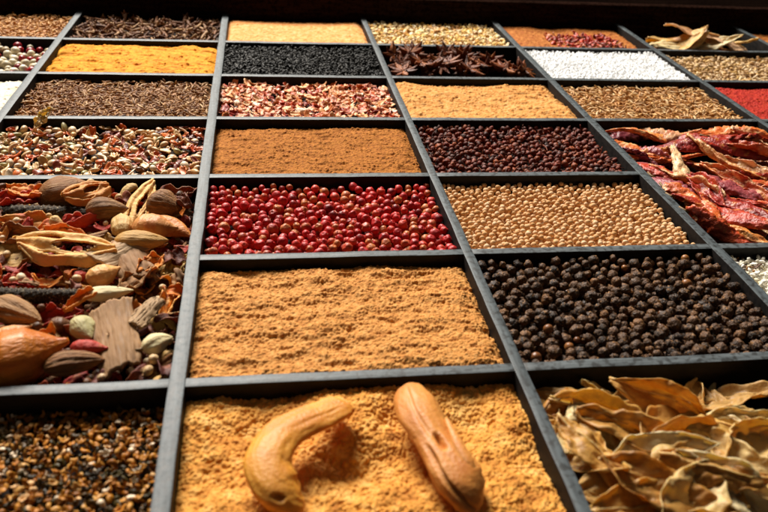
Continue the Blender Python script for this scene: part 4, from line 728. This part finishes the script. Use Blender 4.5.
# px, py, builder, name, material, angle, tilt(roll,pitch), label, category, q
mx = [
 ('long_pepper', longpepper(58*mm, 3.6*mm, 1), m_lp, 55, 210, -3, (0, 0), 'dark knobbly long pepper spike lying at the back of the mixture', 'long pepper', .9),
 ('black_cardamom', ribbed(27*mm, 9.5*mm, 2, 26, .07, flat=.9), m_husk, 70, 193, 12, (0, -.1), 'large brown finely striped pod at the very back of the mixture', 'cardamom', .9),
 ('petal', petal(34*mm, 14*mm, 3), m_pet_o, 38, 222, -8, (.2, 0), 'broad orange petal just in front of the back long pepper', 'petal', .8),
 ('petal', petal(30*mm, 13*mm, 4, 1.5), m_pet_r, 92, 222, 25, (.2, .1), 'crimson and pink curled petal behind the open mace', 'petal', .8),
 ('petal', petal(26*mm, 12*mm, 5, 1.4), m_pet_r, 75, 222, 15, (-.2, 0), 'crimson petal left of the pink curled petal', 'petal', .8),
 ('petal', petal(26*mm, 14*mm, 6), m_pet_r, 10, 200, 10, (.1, 0), 'red petal in the back left of the mixture', 'petal', .8),
 ('petal', petal(20*mm, 12*mm, 16), m_pet_o, 30, 196, -10, (.1, 0), 'orange petal behind the long pepper at the back left', 'petal', .8),
 ('mace_blade', lattice(22*mm, 22*mm, 7), m_macep, 88, 200, 40, (.2, .1), 'small pale mace piece beside the striped pod', 'mace', .8),
 ('mace_blade', lattice(46*mm, 17*mm, 8), m_macep, 138, 204, 75, (.3, -.25), 'upright tan mace blade with looped holes near the back divider', 'mace', .8),
 ('striped_shell', ribbed(16*mm, 7.5*mm, 9, 20, .10, flat=.9), m_husk, 166, 206, -20, (0, 0), 'small grey brown striped shell right of the upright mace', 'pod', .9),
 ('petal', petal(22*mm, 13*mm, 10, 1.7), m_pet_m, 184, 192, 30, (.3, 0), 'maroon petal tuft in the back right corner of the mixture', 'petal', .8),
 ('petal', petal(18*mm, 12*mm, 11, 1.7), m_pet_m, 186, 206, -50, (.3, 0), 'maroon petal against the divider right of the striped shell', 'petal', .8),
 ('seed_pod', ribbed(24*mm, 5.2*mm, 12, 5, .1), m_peach, 170, 222, -40, (0, 0), 'peach coloured pod below the small striped shell', 'pod', .9),
 ('dried_fruit', fig(21*mm, 7.5*mm, 13), m_peach, 156, 232, -12, (0, 0), 'smooth peach orange fruit with a pointed end', 'dried fruit', .95),
 ('black_cardamom', ribbed(18*mm, 6*mm, 14, 12, .1), m_husk, 108, 214, 10, (0, 0), 'dark brown pod end at the right tip of the back long pepper', 'cardamom', .9),
 ('dried_fruit', fig(20*mm, 5.5*mm, 15), m_pod, 122, 226, 100, (0, 0), 'tan tapered pod under the upright mace', 'pod', .9),
 ('petal', petal(34*mm, 24*mm, 17, .5), m_pod, 8, 252, 20, (.1, 0), 'jagged tan leaf piece at the left edge beside the open mace', 'leaf', .85),
 ('petal', petal(36*mm, 18*mm, 18, 1.2), m_husk, 14, 236, -15, (.2, 0), 'brown husk behind the jagged tan leaf piece', 'husk', .8),
 ('petal', petal(28*mm, 10*mm, 19, 1.2), m_pet_o, 60, 237, -5, (.2, 0), 'orange petal along the back edge of the open mace', 'petal', .8),
 ('bark_piece', bark(30*mm, 17*mm, 20), m_bark, 133, 262, -70, (0, .1), 'rough grey brown bark scrap above the beige stalked pod', 'bark', .8),
 ('bark_piece', bark(24*mm, 14*mm, 21), m_bark2, 118, 256, 40, (.1, 0), 'pale grey bark scrap behind the rough bark scrap', 'bark', .8),
 ('petal', petal(24*mm, 12*mm, 22, 1.8), m_husk, 136, 284, 60, (.2, 0), 'frayed brown husk in front of the rough bark scrap', 'husk', .8),
 ('seed_pod', ribbed(24*mm, 5.6*mm, 23, 5, .09), m_pod, 143, 247, -8, (0, 0), 'tan smooth seed pod in front of the peach orange fruit', 'pod', .95),
 ('mace_blade', lattice(46*mm, 30*mm, 24), m_macep, 68, 254, -10, (.05, 0), 'largest open golden mace blade with holes between its straps', 'mace', .85),
 ('mace_blade', lattice(32*mm, 12*mm, 25), m_macep, 52, 274, -8, (.2, 0), 'narrow golden mace strap in front of the largest mace', 'mace', .85),
 ('dried_fruit', fig(17*mm, 6*mm, 26), m_peach, 104, 276, 35, (0, 0), 'knobbly orange berry cluster right of the narrow mace strap', 'dried fruit', .9),
 ('petal', petal(20*mm, 12*mm, 27), m_pet_r, 22, 274, 30, (.2, 0), 'crimson petal left of the narrow mace strap', 'petal', .8),
 ('long_pepper', longpepper(50*mm, 3.9*mm, 28), m_lp, 44, 292, -2, (0, 0), 'dark knobbly long pepper spike in the middle of the mixture', 'long pepper', .92),
 ('seed_pod', ribbed(24*mm, 4.2*mm, 29, 5, .08), m_cream, 109, 298, 4, (0, 0), 'beige stalked pod at the end of the middle long pepper', 'pod', .95),
 ('petal', petal(26*mm, 14*mm, 30, 1.3), m_pet_r, 56, 308, 0, (.3, 0), 'bright red petal in front of the middle long pepper', 'petal', .8),
 ('petal', petal(18*mm, 11*mm, 31, 1.6), m_pet_o, 82, 306, 40, (.3, 0), 'orange curled petal beside the beige stalked pod', 'petal', .8),
 ('petal', petal(28*mm, 13*mm, 32, 1.5), m_pet_o, 165, 292, 80, (.3, 0), 'orange red petal standing beside the divider', 'petal', .8),
 ('petal', petal(18*mm, 12*mm, 33, 1.6), m_pet_m, 160, 326, 30, (.3, 0), 'dark maroon petal above the cream cardamom', 'petal', .8),
 ('petal', petal(20*mm, 12*mm, 34, 1.6), m_pet_o, 150, 266, 60, (.3, 0), 'orange petal right of the rough bark scrap', 'petal', .8),
 ('petal', petal(20*mm, 12*mm, 35, 1.6), m_pod, 182, 258, 60, (.3, 0), 'ochre petal pressed against the right divider', 'petal', .8),
 ('black_cardamom', ribbed(32*mm, 7.5*mm, 36, 9, .16, flat=.8), m_husk, 16, 312, -38, (0, 0), 'dull brown folded husk above the big orange fruit', 'cardamom', .9),
 ('dried_fruit', fig(22*mm, 4.5*mm, 37), m_peach, 9, 330, 25, (0, 0), 'slim orange pod at the left edge behind the big orange fruit', 'pod', .9),
 ('dried_fruit', fig(12*mm, 5*mm, 38), m_seedbr, 60, 322, 10, (0, 0), 'round dark brown nut left of the green cardamom', 'nut', .9),
 ('dried_fruit', fig(11*mm, 4.5*mm, 39), m_seedbr, 72, 347, 0, (0, 0), 'dark brown nut below the green cardamom', 'nut', .9),
 ('cardamom_pod', ribbed(18*mm, 5.8*mm, 40, 3, .14), m_green, 85, 330, -55, (0, 0), 'grey green cardamom pod left of the large bark', 'cardamom', .95),
 ('bark_piece', bark(42*mm, 17*mm, 41, 2*mm), m_bark, 116, 338, -76, (.05, .08), 'largest flat pinkish brown bark slab at the front of the mixture', 'bark', .8),
 ('bark_piece', bark(20*mm, 8*mm, 42), m_bark2, 146, 316, 65, (.1, 0), 'narrow bark strip right of the largest bark slab', 'bark', .8),
 ('dried_fruit', fig(20*mm, 5*mm, 45), m_pet_r, 90, 352, -10, (0, 0), 'orange red pod behind the ridged dark pod at the front', 'pod', .9),
 ('black_cardamom', ribbed(31*mm, 7.5*mm, 44, 12, .2, flat=.8), m_husk, 75, 367, 10, (0, 0), 'ridged dark brown pod in front, right of the big orange fruit', 'cardamom', .92),
 ('cardamom_pod', ribbed(17*mm, 5.8*mm, 43, 7, .10), m_cream, 158, 345, 30, (0, 0), 'cream ribbed cardamom pod right of the largest bark slab', 'cardamom', .95),
 ('dried_fruit', fig(18*mm, 5*mm, 46), m_pod, 154, 363, -12, (0, 0), 'tan pod between the cream cardamom and the front divider', 'pod', .9),
 ('petal', petal(20*mm, 9*mm, 47, .7), m_pet_o, 136, 373, -5, (.3, 0), 'orange petal lying against the front divider', 'petal', .8),
 ('dried_fruit', fig(38*mm, 13*mm, 48), m_date, 20, 361, 14, (0, -.1), 'big glossy orange fruit overhanging the front divider at the left edge', 'dried fruit', .9)]
for i, (nm, vf, m_, px, py, ang, tl, lab, ct, q) in enumerate(mx):
    kx = np.interp(py, [180, 215, 257, 300, 343, 381], [1.75, 1.95, 2.25, 2.6, 2.95, 3.3]); f_ = 2.25/kx; al = abs(math.cos(math.radians(ang))); f_ = f_*al+min(f_*1.15, 1)*(1-al) if nm != 'bark_piece' else max(f_, .9)
    f_ *= (.9 if 'bark' not in nm else .95)*(1.35 if i == len(mx)-1 else 1)
    vf = (vf[0]*f_, vf[1]); R = euler(tl[0], tl[1], math.radians(ang)); V = vf[0]@R.T; h = np.ptp(V[:, 2]); x, y = at(px, py, -1.5*mm)[:2]
    big = i == len(mx)-1
    x, y, z = c.put(V, x, y, q=q, clamp=not big); 
    if 'bark' in nm or 'cardamom' in nm: z = max(z, 1.2*mm-np.quantile(V[:, 2], .8)); c.commit(V, x, y, z)
    if nm == 'petal' and ct != 'petal': nm = {'leaf': 'leaf_piece', 'husk': 'husk_piece'}[ct]
    z = min(z, 3*mm-V[:, 2].max()+ (3.5*mm if h > 8*mm else 1*mm)) if not big else z-1*mm
    o = link(nm, mesh(nm, vf, m_), None, R, (x, y, z), 1, label=lab, category=ct)
    if nm == 'seed_pod' or nm == 'cardamom_pod':
        L = np.ptp(vf[0][:, 0])/2; link('stalk', mesh('stalk', loft(np.array([[-L-2.4*mm, .4*mm, .3*mm], [-L-.6*mm, 0, 0], [-L+1.2*mm, 0, 0]]), [.5*mm, .5*mm, 1.1*mm], [.5*mm, .5*mm, 1*mm], 7), st_m), o)
last = fillmix(260, .85, vis_w, zcap=-1.0*mm, ks=[4, 5, 6, 6, 8, 9, 10, 10, 11, 13, 13, 14, 14, 15, 16, 16]) + fillmix(100, .85, vis_w, zcap=-.2*mm, ks=[0, 1, 2, 3, 0, 17, 0])
allsmall = [(a, ' scattered over the large whole spice mixture') for a in deep+top] + [(a, ' resting on top of the large whole spice mixture') for a in last]
def shows(a):
    k_, R, p, s_ = a; V = kinds[k_][0]@R.T*s_+np.array(p); px, py, d = project(V.mean(0)[None])
    i = c.idx(V, 0, 0); return px[0] > -3 and py[0] < 515 and (c.H[i]-V[:, 2] < 1.2*mm).mean() > .22
solo = [(a, w_) for a, w_ in allsmall if shows(a)]; solo.sort(key=lambda q: project(np.array(q[0][2])[None])[2][0]); n_pet = 0; grp = {}; keep_ = []
for a, w_ in solo:
    if 'petal' in kn[a[0]]: n_pet += 1
    if 'petal' in kn[a[0]] and n_pet > 270: continue
    keep_.append((a, w_))
kid = {id(a) for a, _ in keep_}
for (k_, R, p, s_), _ in [q for q in allsmall if id(q[0]) not in kid]: grp.setdefault(kmat[k_].name, []).append((kinds[k_][0]@R.T*s_+np.array(p), kinds[k_][1]))
for a, w_ in keep_: place_small([a], w_)
print('small pieces', len(keep_), 'petals', n_pet)
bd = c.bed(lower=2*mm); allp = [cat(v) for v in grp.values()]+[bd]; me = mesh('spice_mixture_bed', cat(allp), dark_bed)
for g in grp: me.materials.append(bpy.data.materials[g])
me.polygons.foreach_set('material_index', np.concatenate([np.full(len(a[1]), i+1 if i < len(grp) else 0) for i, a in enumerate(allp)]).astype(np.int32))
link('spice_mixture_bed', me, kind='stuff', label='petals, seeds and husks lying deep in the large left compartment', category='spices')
# the leaf that sticks up over the divider behind the mixed pulses
vf, G = leaf(401, 15*mm, 7*mm, .6); p = at(44, 112, 4*mm)
link('dried_leaf', mesh('dried_leaf', vf, m_lf[2]), None, euler(.4, -.9, math.radians(35)), (p[0], p[1]-3*mm, 2*mm), 1, label='small yellowish leaf sticking up over the divider behind the mixed pulses', category='leaf')

# ================================================================== LIGHT
w = bpy.data.worlds.new('World'); sc.world = w; w.use_nodes = True; bg = w.node_tree.nodes['Background']; bg.inputs['Color'].default_value = (1.0, .86, .72, 1); bg.inputs['Strength'].default_value = .055
def lamp(name, loc, target, sx, sy, e, col):
    l = bpy.data.lights.new(name, 'AREA'); l.shape = 'RECTANGLE'; l.size = sx; l.size_y = sy; l.energy = e; l.color = col; o = bpy.data.objects.new(name, l); COL.objects.link(o); o.location = loc
    o.rotation_euler = (Vector(target)-Vector(loc)).to_track_quat('-Z', 'Y').to_euler(); return o
lamp('window_light', (-.34, 1.60, 1.42), (.1, .12, 0), .95, .75, 118, (1.0, .94, .85))

# ================================================================== CAMERA
cd = bpy.data.cameras.new('camera'); co = bpy.data.objects.new('camera', cd); COL.objects.link(co); sc.camera = co
co.matrix_world = Matrix.Translation(Vector(CAM.tolist())) @ Matrix(RC.tolist()).to_4x4()
cd.sensor_width = 36; cd.lens = 36*FPX/768; cd.clip_start = .01; cd.clip_end = 50
cd.dof.use_dof = True; cd.dof.aperture_fstop = 17; cd.dof.focus_distance = .40
sc.view_settings.view_transform = 'Standard'; sc.view_settings.look = 'None'; sc.view_settings.exposure = 0; sc.view_settings.gamma = 1
sc.cycles.use_denoising = True
print('objects', len(bpy.data.objects), 'script %.1fs' % (time.time()-T0))
